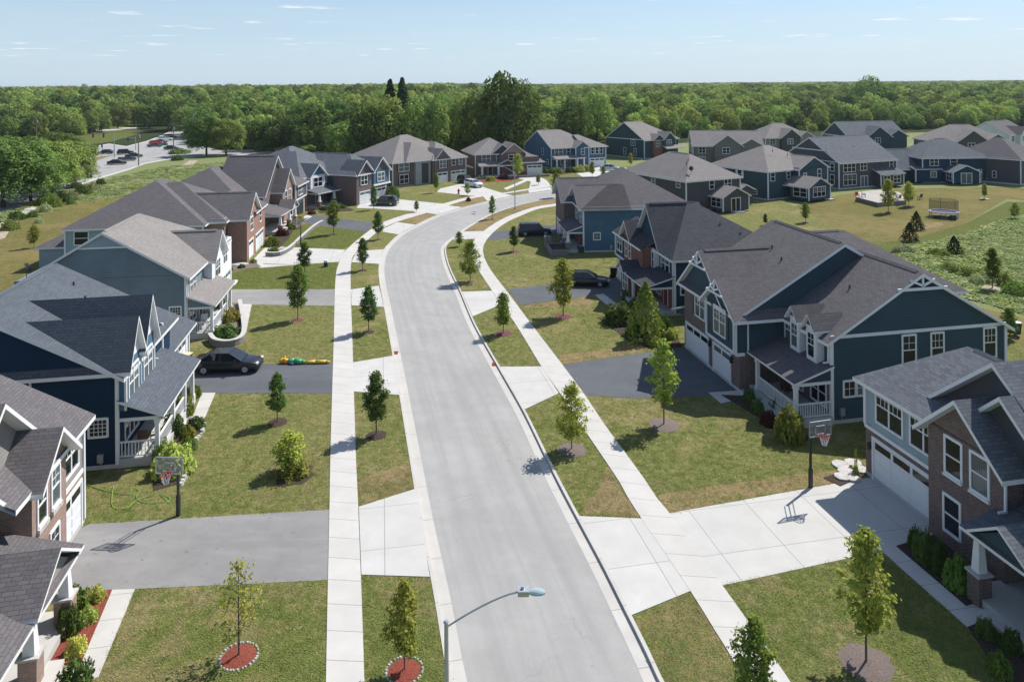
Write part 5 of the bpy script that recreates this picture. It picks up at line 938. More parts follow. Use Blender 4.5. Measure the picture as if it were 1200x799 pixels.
# hedge of wild shrubs along the left boundary
rs=random.Random(7)
for i,(x,y,wd,hm) in enumerate([(12,270,22,1.6),(38,255,12,1.2),(53,249,14,1.6),(64,243,16,2.2),(72,238,16,2.4),(84,236,16,2.0),(83,240,9,1.5),(95,229,16,2.2),(108,224,15,1.8),(55,240,26,2.2),(20,258,20,1.5),(46,262,9,1.),(104,229,10,1.3),(118,217,12,1.5),(88,220,10,1.6),(1100,300,30,1.0),(1135,322,34,1.2),(1160,330,30,1.1),(1190,345,30,1.3),(1178,335,18,1.4),(1060,296,26,1.),(210,180,26,1.6),(208,188,14,1.6),(348,180,16,3.),(378,166,16,3.5),(1112,318,22,1.1),(1145,332,18,1.)]):
    shrub(x,y,wd,hm,(['mid green ','dark green ','pale '] if x<1000 else ['mid green ','light green ','pale '])[i%3]+('wild shrub in the rough hedge between the left back lawn and the road' if x<130 else ('wild shrub in the rough band of the right meadow' if x>1000 else 'wild shrub in the grass beyond the left houses')),([LF_MID,LF_DK,LF_TALL2] if x<1000 else [LF_MID,LF_LIME2,LF_TALL2])[i%3],'wild_shrub','shrub',.03,'wild shrubs along the left hedge' if x<130 else ('wild shrubs in the right meadow' if x>1000 else 'wild shrubs beyond the left houses'),leaf=.09)
# ------------------------------------------------------------------ woodland
def wood_crown(seed,mat,r=5.,h=11.5,z0=.6,ncl=64,per=62,size=.62,conical=False,wob=.38):
    rs=np.random.RandomState(seed);C=[];D_=[]
    for i in range(ncl):
        t=(i+.5)/ncl;el=math.asin(1-1.75*t) ;an=i*2.39996+rs.rand()*.5;k=.62+wob*rs.rand()
        if conical:zz=z0+(h-z0)*(1-t);rr=r*t*(.6+.5*rs.rand());c=np.array([rr*math.cos(an),rr*math.sin(an),zz])
        else:c=np.array([r*k*math.cos(el)*math.cos(an),r*k*math.cos(el)*math.sin(an),z0+(h-z0)*(.47+.53*k*math.sin(el))])
        q=r*(.20+.14*rs.rand())*((.35+1.1*t) if conical else 1);d=rs.normal(size=(per,3));d/=np.linalg.norm(d,axis=1)[:,None];d[:,2]=np.where(d[:,2]<-.3,-d[:,2],d[:,2]);C.append(c+d*q*(.75+.3*rs.rand(per,1)));D_.append(d)
    return leafmesh('crown',quads(np.concatenate(C),size,rs,np.concatenate(D_),.35,.45),mat)
def wtrunk(h,r=.28):
    b=MB();b.tube((0,0,-.3),(0,0,h*.55),r,r*.6,7)
    for i in range(5):
        a=i*1.3;b.tube((0,0,h*.25+i*.4),(math.cos(a)*h*.22,math.sin(a)*h*.22,h*.6),r*.45,r*.12,5,cap=False)
    me=bpy.data.meshes.new('trunk');me.from_pydata(b.v,[],b.f);me.materials.append(BARKD);return me
WC=[wood_crown(11,LF_WOOD),wood_crown(12,LF_WOOD,4.4,12.5,.8,58,62),wood_crown(13,LF_WOODL,4.8,11,.5,60,62),wood_crown(14,LF_WOOD,5.6,11.5,.5,70,62),wood_crown(15,LF_WOODL,4.2,12,.6,56,62),wood_crown(16,LF_DK,4.9,12,.7,62,62)]
WCD=[wood_crown(21,LF_WOOD,5.,11.5,.6,80,230,.33),wood_crown(22,LF_WOODL,4.9,11.5,.5,80,230,.33),wood_crown(23,LF_DK,5.,11.5,.6,80,230,.33)]
WCON=wood_crown(17,leafm('needle_pine',(.035,.070,.028),(.065,.115,.040),.25),3.0,13.4,1.5,80,50,.42,True);WT=wtrunk(11)
def wtree(X,Y,ht,k,label,group,wd=1.,name='woodland_tree',crown=None,ref=11.5):
    t=empty(name,(X,Y,0),WR.random()*6.28,label,'tree',group);s=ht/ref;t.scale=(s*wd,s*wd,s)
    for nm,me in (('trunk',WT),('crown',crown or WC[k])):
        o=bpy.data.objects.new(nm,me);COL.objects.link(o);o.parent=t
    return t
def hpx(px,py,top):
    X,Y=G(px,py,0);return X,Y,H-((top-99)+S*(px-600))*Y/F
used=[]
def lone(px,py,top,k,wd,label,group=None,crown=None,name='broadleaf_tree',ref=11.5):
    X,Y,h=hpx(px,py,top);used.append((X,Y));return wtree(X,Y,h,k,label,group,wd,name,crown or (WCD[{0:0,1:0,2:1,3:1,4:1,5:0}[k]] if px<300 else None),ref)
lone(4,243,160,0,1.35,'big green tree at the left edge, nearest the camera');lone(36,236,170,5,1.2,'broad green tree at the left edge, right of the biggest one');lone(-25,238,165,0,1.2,'tree half out of frame at the left edge')
lone(62,226,166,5,1.25,'dark tree in the clump left of the main road, with bare trunks below');lone(88,218,166,5,1.1,'round dark tree at the right end of the clump left of the main road');lone(72,212,156,0,1.1,'taller tree behind the clump left of the main road')
lone(242,182,137,5,1.2,'dark full tree by the intersection, left of its twin');lone(265,182,139,3,1.15,'dark full tree by the intersection, right of its twin')
lone(590,188,89,5,.62,'tallest broadleaf tree rising above the horizon behind the centre houses');lone(612,190,104,3,.62,'tall dark tree right of the tallest broadleaf tree');lone(560,186,108,0,.6,'tall tree left of the tallest broadleaf tree');lone(540,184,112,2,.6,'light topped tall tree behind the wide brown brick house')
lone(458,186,97,0,1.,'spired pine breaking the horizon, left of its twin',crown=WCON,name='pine_tree',ref=13);lone(472,186,95,0,1.,'spired pine breaking the horizon, right of its twin',crown=WCON,name='pine_tree',ref=13)
lone(455,190,114,2,.75,'broad green tree below the two pines');lone(487,190,120,3,.7,'green tree right of the two pines');lone(428,192,128,5,.7,'dark tree left of the two pines');lone(511,190,118,1,.6,'slim tall tree between the pines and the tallest tree')
lone(672,172,117,5,.75,'dark round tree behind the far slate blue house');lone(700,168,108,2,.8,'pale green tree beside the dark round tree behind the far slate blue house');lone(575,190,130,5,.6,'dark low tree behind the columned porch house',)
lone(1020,135,93,3,1.1,'tall tree breaking the skyline above the right houses')
rs=random.Random(31)
def ftreeline(px):      # nearest row of the wood for each photo column
    return np.interp(px,[-200,0,90,160,230,330,430,600,660,760,880,1000,1100,1200,1500],[166,164,160,150,166,180,186,186,171,163,157,152,151,150,149])
cnt=0;reg=lambda px:('left' if px<330 else 'middle' if px<640 else 'right')
LAB={'left':'woodland tree beyond the main road on the left','middle':'woodland tree behind the centre houses','right':'woodland tree behind the far right houses'}
for row in range(7):
    for i in range(60):
        px=-60+1320*(i+rs.random())/60
        if 120<px<228 and row<2:continue
        yy=ftreeline(px);X,Y=G(px,yy,0);Y2=Y+row*11+rs.uniform(-4,4)+ (0 if row<3 else (row-2)*6);X2=X*Y2/Y
        if any((X2-a)**2+(Y2-b)**2<30 for a,b in used):continue
        if cnt>=270:break
        r_=reg(px);ht=rs.uniform(9.5,13.5)*(1.0 if r_!='right' else .8)+row*.5
        if row==0:ht*=.8
        k=rs.choice([0,0,1,3,5,2] if r_!='right' else [2,4,2,0,3,4]);wtree(X2,Y2,ht,k,{0:'mid green ',1:'tall narrow mid green ',2:'pale green ',3:'broad mid green ',4:'narrow pale green ',5:'dark green '}[k]+LAB[r_].replace('woodland tree','tree in the front row')*(row==0)+LAB[r_]*(row>0),'woodland trees on the %s'%r_ if r_!='middle' else 'woodland trees in the middle',rs.uniform(.85,1.15));used.append((X2,Y2));cnt+=1
# the far woodland beyond the nearest 300 trees: one mass
def geoscatter(name,pts,meshes,scl,label=None):
    me=bpy.data.meshes.new(name);me.from_pydata(pts,[],[]);a=me.attributes.new('s','FLOAT_VECTOR','POINT');a.data.foreach_set('vector',[c for s in scl for c in s])
    o=bpy.data.objects.new(name,me);COL.objects.link(o);o['kind']='stuff'
    g=bpy.data.node_groups.new(name,'GeometryNodeTree');g.interface.new_socket('Geometry',in_out='INPUT',socket_type='NodeSocketGeometry');g.interface.new_socket('Geometry',in_out='OUTPUT',socket_type='NodeSocketGeometry')
    gi=g.nodes.new('NodeGroupInput');go=g.nodes.new('NodeGroupOutput');ip=g.nodes.new('GeometryNodeInstanceOnPoints');gg=g.nodes.new('GeometryNodeGeometryToInstance')
    for m in meshes:
        p=bpy.data.objects.new(name+'_source',m);oi=g.nodes.new('GeometryNodeObjectInfo');oi.inputs['Object'].default_value=p;g.links.new(oi.outputs['Geometry'],gg.inputs[0])
    ip.inputs['Pick Instance'].default_value=True;rv=g.nodes.new('FunctionNodeRandomValue');rv.data_type='FLOAT_VECTOR';rv.inputs[1].default_value=(0,0,6.28);ri=g.nodes.new('FunctionNodeRandomValue');ri.data_type='INT';ri.inputs[4].default_value=0;ri.inputs[5].default_value=len(meshes)-1
    na=g.nodes.new('GeometryNodeInputNamedAttribute');na.data_type='FLOAT_VECTOR';na.inputs[0].default_value='s'
    g.links.new(gi.outputs[0],ip.inputs['Points']);g.links.new(gg.outputs[0],ip.inputs['Instance']);g.links.new(rv.outputs[0],ip.inputs['Rotation']);g.links.new([x for x in ri.outputs if x.type=='INT'][0],ip.inputs['Instance Index']);g.links.new([x for x in na.outputs if x.type=='VECTOR'][0],ip.inputs['Scale']);g.links.new(ip.outputs[0],go.inputs[0])
    o.modifiers.new('scatter','NODES').node_group=g;return o
rs=np.random.RandomState(3);pts=[];scl=[]
Y=None
for a,b_,sp_,hs in ((0,520,7.,1.05),(520,1100,9.,1.3),(1100,2600,17,1.45),(2600,7000,60,1.55)):
    y=max(a,230)
    while y<b_:
        half=y*.80+20;m=int(2*half/sp_)
        for i in range(m):
            x=-half+2*half*(i+rs.rand())/m;yy=y+rs.uniform(-.5,.5)*sp_;px,py=PXW(x,yy,0)
            X0,Yl=G(px,float(ftreeline(px)),0)
            if yy<Yl+95+(0 if b_>520 else 0):continue
            if px<215 and px>95 and yy<360 and py>155:continue
            k=1.15 if px<560 else .98
            w_=sp_/7.*1.1;hh=hs*k*(rs.uniform(.62,1.0) if rs.rand()<.8 else rs.uniform(1.0,1.2));pts.append((x,yy,0));scl.append((w_*rs.uniform(.8,1.2)*(1 if sp_<30 else 1),w_*rs.uniform(.8,1.2),hh))
        y+=sp_*.85
for i in range(700):
    px=rs.uniform(-80,1300)
    if 112<px<232:continue
    X_,Y_=G(px,float(ftreeline(px))+rs.uniform(-.5,.8),0);k_=rs.uniform(0,1);Y2_=Y_+rs.uniform(-3,30);pts.append((X_*Y2_/Y_,Y2_,-.3));q_=rs.uniform(.25,.5);scl.append((q_*1.3,q_*1.3,q_*rs.uniform(.6,1.1)))
print('woodland points',len(pts))
geoscatter('woodland',pts,WC+[WC[2],WC[4]],scl)
flat('woodland_floor',[(x,y) for x,y in [(-9000,380),(-700,300),(-260,270),(-90,235),(10,225),(60,260),(150,300),(300,330),(900,370),(9000,420),(9000,8800),(-9000,8800)]],plain('forest_floor',(.035,.050,.018),1,.3,.05,.05),.02,px=False)
# tall grass of the meadows
def gtuft(seed,mat,n=70,h=.9):
    rs=np.random.RandomState(seed);r=rs.rand(n)**.6*.75;an=rs.rand(n)*6.283;P=np.stack([r*np.cos(an),r*np.sin(an),h*(.2+.8*rs.rand(n))*(1-.6*r)],1);V=quads(P,.26,rs,None,1.1,.5);return leafmesh('tuft',V,mat)
TF=[gtuft(1,LF_TALL),gtuft(2,LF_LIME2),gtuft(3,LF_TALL,60,.6),gtuft(6,LF_TALL,80,.7),gtuft(7,LF_TALL2,60,.5),gtuft(8,LF_TALL2,60,.8),gtuft(5,LF_TALL,70,.5)]
def inpoly(x,y,P):
    c=False;j=len(P)-1
    for i in range(len(P)):
        if (P[i][1]>y)!=(P[j][1]>y) and x<(P[j][0]-P[i][0])*(y-P[i][1])/(P[j][1]-P[i][1])+P[i][0]:c=not c
        j=i
    return c
rs=np.random.RandomState(8);pts=[];scl=[]
for poly,n in (([(1075,292),(1140,274),(1200,252),(1320,245),(1320,372),(1200,368),(1120,345),(1100,310)],5200),([(1010,318),(1075,292),(1100,312),(1120,345),(1060,330)],700),([(100,235),(110,214),(190,196),(330,184),(450,178),(452,192),(330,205),(255,222),(180,230),(110,240)],3800),([(0,262),(0,250),(60,235),(110,226),(110,236),(60,250)],700)):
    W_=[G(*q,0) for q in poly];x0,x1=min(a for a,_ in W_),max(a for a,_ in W_);y0,y1=min(b for _,b in W_),max(b for _,b in W_);k=0
    while k<n:
        x,y=rs.uniform(x0,x1),rs.uniform(y0,y1)
        if inpoly(x,y,W_):s=rs.uniform(.5,1.1)*(.5+.6*(math.sin(x*.21)*math.cos(y*.17)+1)/2);pts.append((x,y,0));scl.append((s*1.5,s*1.3,s*.62));k+=1
geoscatter('meadow_grass',pts,TF,scl)
def turf(seed,mat,n=20):
    rs=np.random.RandomState(seed);P=np.stack([rs.normal(size=n)*.09,rs.normal(size=n)*.09,rs.uniform(.0,.022,n)],1);return leafmesh('tuft',quads(P,.045,rs,None,1.9,.6),mat)
LF_T1=leafm('turf_green',(.155,.21,.045),(.215,.245,.068),.25);LF_T2=leafm('turf_straw',(.27,.24,.105),(.36,.30,.145),.25)
from mathutils import noise as mn
LW=[[(p.x,p.y) for p in LA if p.y<187]+[G(*q) for q in [(700,196),(430,198),(255,218),(60,262),(0,338),(-200,450),(-700,1000)]],[(p.x,p.y) for p in RA if p.y<150]+[G(*q) for q in [(900,226),(1100,330),(1400,560),(1700,1100)]]]
BB=[(min(a for a,_ in q)-.02,max(a for a,_ in q)+.02,min(b for _,b in q)-.02,max(b for _,b in q)+.02,q) for q in PAV]
def paved(x,y):return any(a<=x<=b_ and c<=y<=d and inpoly(x,y,q) for a,b_,c,d,q in BB)
rs=np.random.RandomState(12);gp=[];gs=[];tp=[];ts=[]
for P_ in LW:
    k=0
    while k<(52000 if P_ is LW[0] else 60000):
        py=101+rs.uniform(130,720)**1.0;px=rs.uniform(90,1210);k+=1
        x,y=G(px,py)
        if rs.rand()>min(1,(y/33.)**1.2)*1.0 and y<33:pass
        if y>90 or not inpoly(x,y,P_) or paved(x,y):continue
        v=mn.noise(Vector((x*.13,y*.13,3)))*1.1+mn.noise(Vector((x*.9,y*.9,7)))*.8+mn.noise(Vector((x*3,y*3,1)))*.4
        sz=rs.uniform(.7,1.3)*(1+max(0,y-40)*.012)
        (tp if v>.12 else gp).append((x,y,.098));(ts if v>.12 else gs).append((sz,sz,sz))
geoscatter('lawn_turf',gp,[turf(1,LF_T1),turf(2,LF_T1),turf(3,LF_T1)],gs);geoscatter('dry_lawn_turf',tp,[turf(4,LF_T2),turf(5,LF_T2)],ts)
print('turf',len(gp),len(tp))
# ------------------------------------------------------------------ vehicles
def car(name,label,X,Y,rz,pnt,kind='sedan',z=.1,cat='car',L=4.8,group=None,detail=True):
    t=empty(name,(X,Y,z),rz,label,cat,group);W=.91;h={'sedan':1.44,'suv':1.68,'hatch':1.5,'pickup':1.8,'van':1.8}[kind]
    bl={'sedan':.92,'suv':1.05,'hatch':.98,'pickup':1.08,'van':1.02}[kind];q=L/4.8
    # body: cross sections nose (+x) to tail, each a rounded ring
    st={'sedan':[(2.4,.62,.66),(2.3,.70,.84),(1.7,.80,.9),(1.0,.90,.91),(-.2,.93,.91),(-1.3,.97,.91),(-1.9,1.02,.88),(-2.25,1.0,.82),(-2.4,.86,.7)],
        'suv':[(2.35,.7,.68),(2.25,.88,.84),(1.6,1.02,.92),(.9,1.08,.93),(-.2,1.1,.93),(-1.4,1.12,.93),(-2.0,1.14,.9),(-2.3,1.12,.86),(-2.4,.95,.78)]}['sedan' if kind=='sedan' else 'suv']
    me_v=[];me_f=[];n=10
    for x,zt,hw in st:
        zb=.24
        ring=[(-hw*.88,zb),(-hw,zb+.14),(-hw*1.0,(zb+zt)/2),(-hw*.97,zt-.1),(-hw*.86,zt),(hw*.86,zt),(hw*.97,zt-.1),(hw,(zb+zt)/2),(hw,zb+.14),(hw*.88,zb)]
        me_v+=[(x*q,y,zz) for y,zz in ring]
    for i in range(len(st)-1):
        for k in range(n):me_f.append((i*n+k,i*n+(k+1)%n,(i+1)*n+(k+1)%n,(i+1)*n+k))
    me_f+=[tuple(range(n-1,-1,-1)),tuple((len(st)-1)*n+k for k in range(n))]
    b=MB();b.v=me_v;b.f=me_f;b.m=[0]*len(me_f);bo=b.build('body',pnt,t,smooth=True);bv=bo.modifiers.new('soft','BEVEL');bv.width=.03;bv.segments=2;bv.limit_method='ANGLE';bv.angle_limit=R(40)
    # glazed cabin and roof skin
    zb={'sedan':.91}.get(kind,1.05)
    if kind=='sedan':base_=[(1.22,-.78),(-1.95,-.78)];top=[(.30,-.60),(-1.0,-.60)]
    elif kind=='pickup':base_=[(1.15,-.80),(-.6,-.80)];top=[(.5,-.66),(-.35,-.66)]
    else:base_=[(1.2,-.80),(-2.25,-.80)];top=[(.5,-.66),(-1.95,-.66)]
    b=MB();v=[(base_[0][0]*q,-.8,zb),(base_[0][0]*q,.8,zb),(base_[1][0]*q,.8,zb),(base_[1][0]*q,-.8,zb),(top[0][0]*q,-.62,h-.03),(top[0][0]*q,.62,h-.03),(top[1][0]*q,.62,h-.03),(top[1][0]*q,-.62,h-.03)]
    b.v=v;b.f=[(0,1,5,4),(1,2,6,5),(2,3,7,6),(3,0,4,7),(4,5,6,7)];b.m=[0]*5;b.build('windows',CGLASS,t)
    b=MB();a=[(top[0][0]*q+.02,-.64),(top[0][0]*q+.02,.64),(top[1][0]*q-.02,.64),(top[1][0]*q-.02,-.64)];b.extr([(x,y,h-.035) for x,y in a],(0,0,.05))
    for sg in (-1,1):      # pillars
        for (x0,x1) in ((base_[0][0]*q,top[0][0]*q),(-.35*q,-.3*q),(base_[1][0]*q,top[1][0]*q)):
            b.tube((x0,sg*.8,zb-.02),(x1,sg*.63,h-.01),.045,.04,5)
    ro=b.build('roof',pnt,t);bv=ro.modifiers.new('soft','BEVEL');bv.width=.02;bv.segments=2
    for x in (1.48*q,-1.42*q):
        for sg in (-1,1):
            r=.33 if kind=='sedan' else .37
            b=MB();b.tube((x,sg*.70,r),(x,sg*.925,r),r,r,20);wv=b.build('wheel',TYRE,t)
            b=MB();b.tube((x,sg*.925,r),(x,sg*.935,r),r*.64,r*.60,14)
            for k in range(5):
                an=k*1.2566;b.tube((x,sg*.94,r),(x+r*.58*math.cos(an),sg*.94,r+r*.58*math.sin(an)),.035,.03,4)
            b.build('rim',CHROME,wv)
    f=.8*st[1][2]
    for sg in (-1,1):
        b=MB();b.box(2.22*q,2.36*q,min(sg*.45,sg*.78),max(sg*.45,sg*.78),.60,.74);b.build('headlight',LENS,t);b=MB();b.box(-2.38*q,-2.24*q,min(sg*.48,sg*.80),max(sg*.48,sg*.80),.72,.92);b.build('tail_light',TAIL,t)
        b=MB();b.box(.72*q,.9*q,min(sg*.9,sg*1.06),max(sg*.9,sg*1.06),.92,1.06);b.build('mirror',pnt,t)
    b=MB();b.box(2.2*q,2.405*q,-.4,.4,.38,.58);b.build('grille',DKMET,t);b=MB();b.box(-2.415*q,-2.38*q,-.26,.26,.55,.67);b.build('number_plate',LENS,t)
    if kind=='pickup':b=MB();b.box(-2.3*q,-.65*q,-.72,.72,1.0,1.09);b.build('truck_bed',DKMET,t)
    return t
def carpx(label,px,py,rz,pnt,kind='sedan',name='parked_car',z=.115,**k):
    X,Y=G(px,py,z);return car(name,label,X,Y,rz,pnt,kind,z,**k)
carpx('black sedan parked nose out on the dark driveway beside the navy porch house',267,433.5,R(3),P_BLACK,L=4.85)
carpx('dark blue sport utility vehicle on the driveway of the slate blue house with stepped gables',626.5,275.5,R(5),P_DBLUE,'suv',L=4.7)
carpx('black car in the shade on the driveway of the navy and red brick house',686,334,R(-6),P_BLACK,L=4.9)
carpx('graphite sport utility vehicle on the pale driveway of the dark teal house with brick garage',451,240.5,R(170),P_GREY,'suv',L=4.7)
carpx('white car parked in front of the wide white garage of the brown brick house',555,219,R(-50),P_WHITE,'hatch',L=4.6)
carpx('dark green small vehicle behind the white car on the same driveway',545.5,214.5,R(-50),P_GRN,'suv',L=4.2)
carpx('silver car on the driveway between the far slate blue house and the teal gable house',715,199.5,R(-14),P_SILV,L=4.8)
# ------------------------------------------------------------------ main road on the left with its traffic
MR1=[(-120,300),(40,226),(100,207),(150,196),(175,190),(200,184.5),(260,182),(360,179.5),(470,175)]
flat('main_road',[(-120,262),(30,215),(98,189),(112,180),(116,171),(128,169),(148,172),(172,166),(192,158),(212,148),(222,139),(232,139),(233,152),(226,160),(215,168),(262,176),(330,174),(330,179),(240,182),(200,185),(170,190),(150,197),(115,207),(96,213),(40,236),(-120,320)],ROADM,.03)
flat('kerb_strip',[(96,213),(115,207.3),(150,197.3),(170,190.3),(200,185.2),(240,182.2),(330,179.2),(330,180),(240,183.2),(200,186.5),(170,192),(150,199.5),(115,210),(96,216)],C_PLAIN,.04)
flat('kerb_strip',[(116,170.2),(128,168.3),(148,171.3),(172,165.2),(192,157.3),(212,147.3),(212,148),(192,158.2),(172,166.3),(148,172.4),(128,169.2),(116,171.2)],C_PLAIN,.04)
flat('traffic_island',[(104,189.5),(113,184),(125,182.5),(137,181),(122,185),(108,190.5)],LAWN_DRY,.06);flat('main_road_grass',[(100,188),(116,181),(110,176),(100,180)],LAWN_DRY,.05)
flat('sports_field',[(60,162),(100,150),(160,146),(166,156),(130,166),(70,174)],LAWN_G,.035);flat('sports_field',[(90,151.5),(160,149),(160,151.5),(90,155)],ROCK,.045)
for i,(x,y,rz,pn,kd,lb) in enumerate([(124,180.5,178,P_BLACK,'sedan','black car at the left end of the intersection, beyond the traffic island'),(147,181,25,P_BLACK,'suv','black sport utility vehicle behind the traffic island, left of the utility pole'),(137,193,25,P_BLACK,'sedan','dark car nearest the camera on the main road'),(149,188.5,25,P_GREY,'pickup','grey pickup truck on the main road, between the nearest dark car and the utility pole'),(157,184.5,25,P_GRN,'sedan','dark green car just left of the utility pole on the main road'),
    (183,170,40,P_RED,'suv','red car waiting on the far arm of the intersection'),(181,172.5,35,P_GREY,'sedan','grey car partly hidden beside the red car'),(188,168,40,P_BLUE,'sedan','blue car just behind the red car'),(194.5,165,42,P_WHITE,'suv','white van like car in the queue behind the blue car'),(199.5,162,42,P_GREY,'suv','dark grey car last in the queue on the far arm'),(201,175.5,2,P_BLACK,'sedan','black car crossing the intersection beside the tall pole'),(237,150,60,P_WHITE,'van','white van far up the main road by the twin trees')]):
    carpx(lb,x,y,R(rz),pn,kd,name='car',z=.04,group='traffic on the main road')
# poles, wires, signals
def pole(px,py,top,label,arms=((0,1.2),),r=.16,light=False,sgn=None):
    X,Y,h=hpx(px,py,top);t=empty('utility_pole',(X,Y,0),0,label,'utility pole','utility poles along the main road');b=MB();b.tube((0,0,-.2),(0,0,h),r,r*.7,10);b.build('pole',WOOD,t)
    for dz,w_ in arms:
        b=MB();b.box(-w_,w_,-.07,.07,h-.5-dz,h-.36-dz)
        for k in (-.9,-.4,.4,.9):b.tube((w_*k,0,h-.36-dz),(w_*k,0,h-.12-dz),.05,.04,6)
        b.build('crossarm',WOOD,t)
    b=MB();b.tube((.3,0,h-2.2),(.3,0,h-1.4),.22,.22,10);b.build('transformer',METAL,t)
    if light:
        b=MB();b.path([(0,0,h-1.5),(1.2,0,h-1.0),(2.4,0,h-.9)],.05,6);b.box(2.3,2.9,-.15,.15,h-1,h-.85);b.build('lamp_arm',METAL,t)
    return (X,Y,h-.2)
P1=pole(43,178,136,'utility pole with two crossarms standing above the left trees',((0,1.5),(2.2,1.)));P2=pole(162.5,194.5,152,'utility pole in the verge of the main road, nearest the cars');P3=pole(203.5,180,144,'utility pole by the intersection right of the nearest one',((0,1.3),),light=True);P4=pole(226,164,130,'utility pole beside the twin trees')
def wire(a,b_,sag,label):
    m=MB();p=[]
    for i in range(13):
        t=i/12;p.append((a[0]+(b_[0]-a[0])*t,a[1]+(b_[1]-a[1])*t,a[2]+(b_[2]-a[2])*t-sag*4*t*(1-t)))
    m.path(p,.035,4);tag(m.build('power_line',DKMET),label,'wire','power lines between the poles')
wire((-170,150,9.5),P2,1.2,'power line hanging from the nearest pole towards the left edge');wire(P2,P3,.8,'power line between the nearest pole and the intersection pole');wire(P3,P4,.8,'power line from the intersection pole to the pole by the twin trees');wire(P1,P3,1.2,'long power line from the double crossarm pole to the intersection')
def signal(px,py,top,arm,label,heads=(.55,.95)):
    X,Y,h=hpx(px,py,top);t=empty('traffic_signal',(X,Y,0),0,label,'traffic light','traffic signals at the intersection');b=MB();b.tube((0,0,0),(0,0,h),.14,.1,10);b.tube((0,0,h-.5),(arm,0,h-.2),.09,.05,8);b.build('mast',METAL,t)
    for k in heads:
        x=arm*k;b=MB();b.box(x-.22,x+.22,-.16,.1,h-1.6,h-.4);hd=b.build('signal_head',DKMET,t)
        for j,c in enumerate((TAIL,P_GREY,P_GRN)):b=MB();b.tube((x,-.17,h-.62-j*.38),(x,-.21,h-.62-j*.38),.11,.11,10);b.build('lens',c,hd)
    return t
signal(134,185,155,-7.,'traffic signal mast with its long arm reaching left over the intersection',(.45,.9));signal(159,176,160,-5,'traffic signal mast behind the nearest utility pole',(.5,));signal(120,180,167,-.6,'short signal post left of the long armed mast',(.2,))
def sign(px,py,top,label,c,name='road_sign'):
    X,Y,h=hpx(px,py,top);t=empty(name,(X,Y,0),0,label,'sign');b=MB();b.tube((0,0,0),(0,0,h),.05,.05,6);b.build('post',METAL,t);b=MB();b.box(-1.,1.,-.06,-.02,h-.75,h);b.build('sign_panel',c,t)
GREEN=plain('sign_green',(.02,.22,.11),.4,.03)
sign(221.5,181,153.5,'green street name sign on a thin post at the intersection',GREEN);sign(193,179,168,'small teal sign at the edge of the intersection',GREEN);sign(103,213,205,'green sign low beside the clump of trees',GREEN)
# water tower and a far building on the horizon
t=empty('water_tower',(-950,1650,0),0,'tiny water tower on the horizon at the left','tower');b=MB();b.tube((0,0,0),(0,0,22),2.,2.,10);b.build('stem',METAL,t);b=MB();b.tube((0,0,20),(0,0,24),3.,6.,14);b.tube((0,0,24),(0,0,28),6,6,14);b.tube((0,0,28),(0,0,30),6,2,14);b.build('tank',METAL,t)
t=empty('office_building',(-800,2000,0),0,'low pale building on the horizon above the left woods','building');b=MB();b.box(-18,18,0,14,0,22);b.build('wall',TAUPE,t);b=MB();b.box(-6,8,2,12,22,26);b.build('roof',METAL,t)
# ------------------------------------------------------------------ street lamps
def street_lamp(X,Y,h,rz,arm,label,rise=1.4,z=.1):
    t=empty('street_lamp',(X,Y,z),rz,label,'street lamp','street lamps');b=MB();b.tube((0,0,0),(0,0,h),.085,.062,14);b.tube((0,0,0),(0,0,.25),.16,.15,14);b.tube((0,0,h),(0,0,h+.05),.09,.05,14);b.build('pole',METAL,t)
    b=MB();pts=[(0,0,h-.15)]
    for i in range(1,9):
        k=i/8;pts.append((arm*k,0,h-.15+rise*(1-(1-k)**1.35)))
    b.path(pts,.028,8);b.build('arm',METAL,t)
    b=MB();x=arm;zz=h-.15+rise;b.box(x-.05,x+.28,-.15,.15,zz-.06,zz+.09);b.tube((x+.1,0,zz+.08),(x+.1,0,zz+.17),.05,.05,8);hd=b.build('lamp_head',METAL,t)
    b=MB();v=[];f=[]
    for i in range(5):
        for j in range(14):
            a=j*2*math.pi/14;q=math.cos(i*math.pi/8);v.append((x+.52+.27*q*math.cos(a),.15*q*math.sin(a),zz-.04-.12*math.sin(i*math.pi/8)*-1))
    for i in range(4):
        for j in range(14):f.append((i*14+j,i*14+(j+1)%14,(i+1)*14+(j+1)%14,(i+1)*14+j))
    b.v=v;b.f=f;b.m=[0]*len(f);b.build('lens',plain('lamp_bowl',(.35,.45,.5),.15,.1,8),hd)
    return t
# near lamp: pole stands in the verge just below the frame
zt=7.3;pY=22.0
xp=(518-600)/F*pY;zt=H-(728-99)*pY/F
tip=(610-600)/F*pY
street_lamp(xp,pY,zt-.1,R(0),tip-xp-.15,'tall galvanised street lamp in the foreground with its arm over the road',rise=(728-689)/F*pY+.05)
X,Y,h=hpx(603.5,246,200);street_lamp(X,Y,h-.4,R(133),2.9,'distant galvanised street lamp on the bend with its arm reaching left over the road',rise=.9)
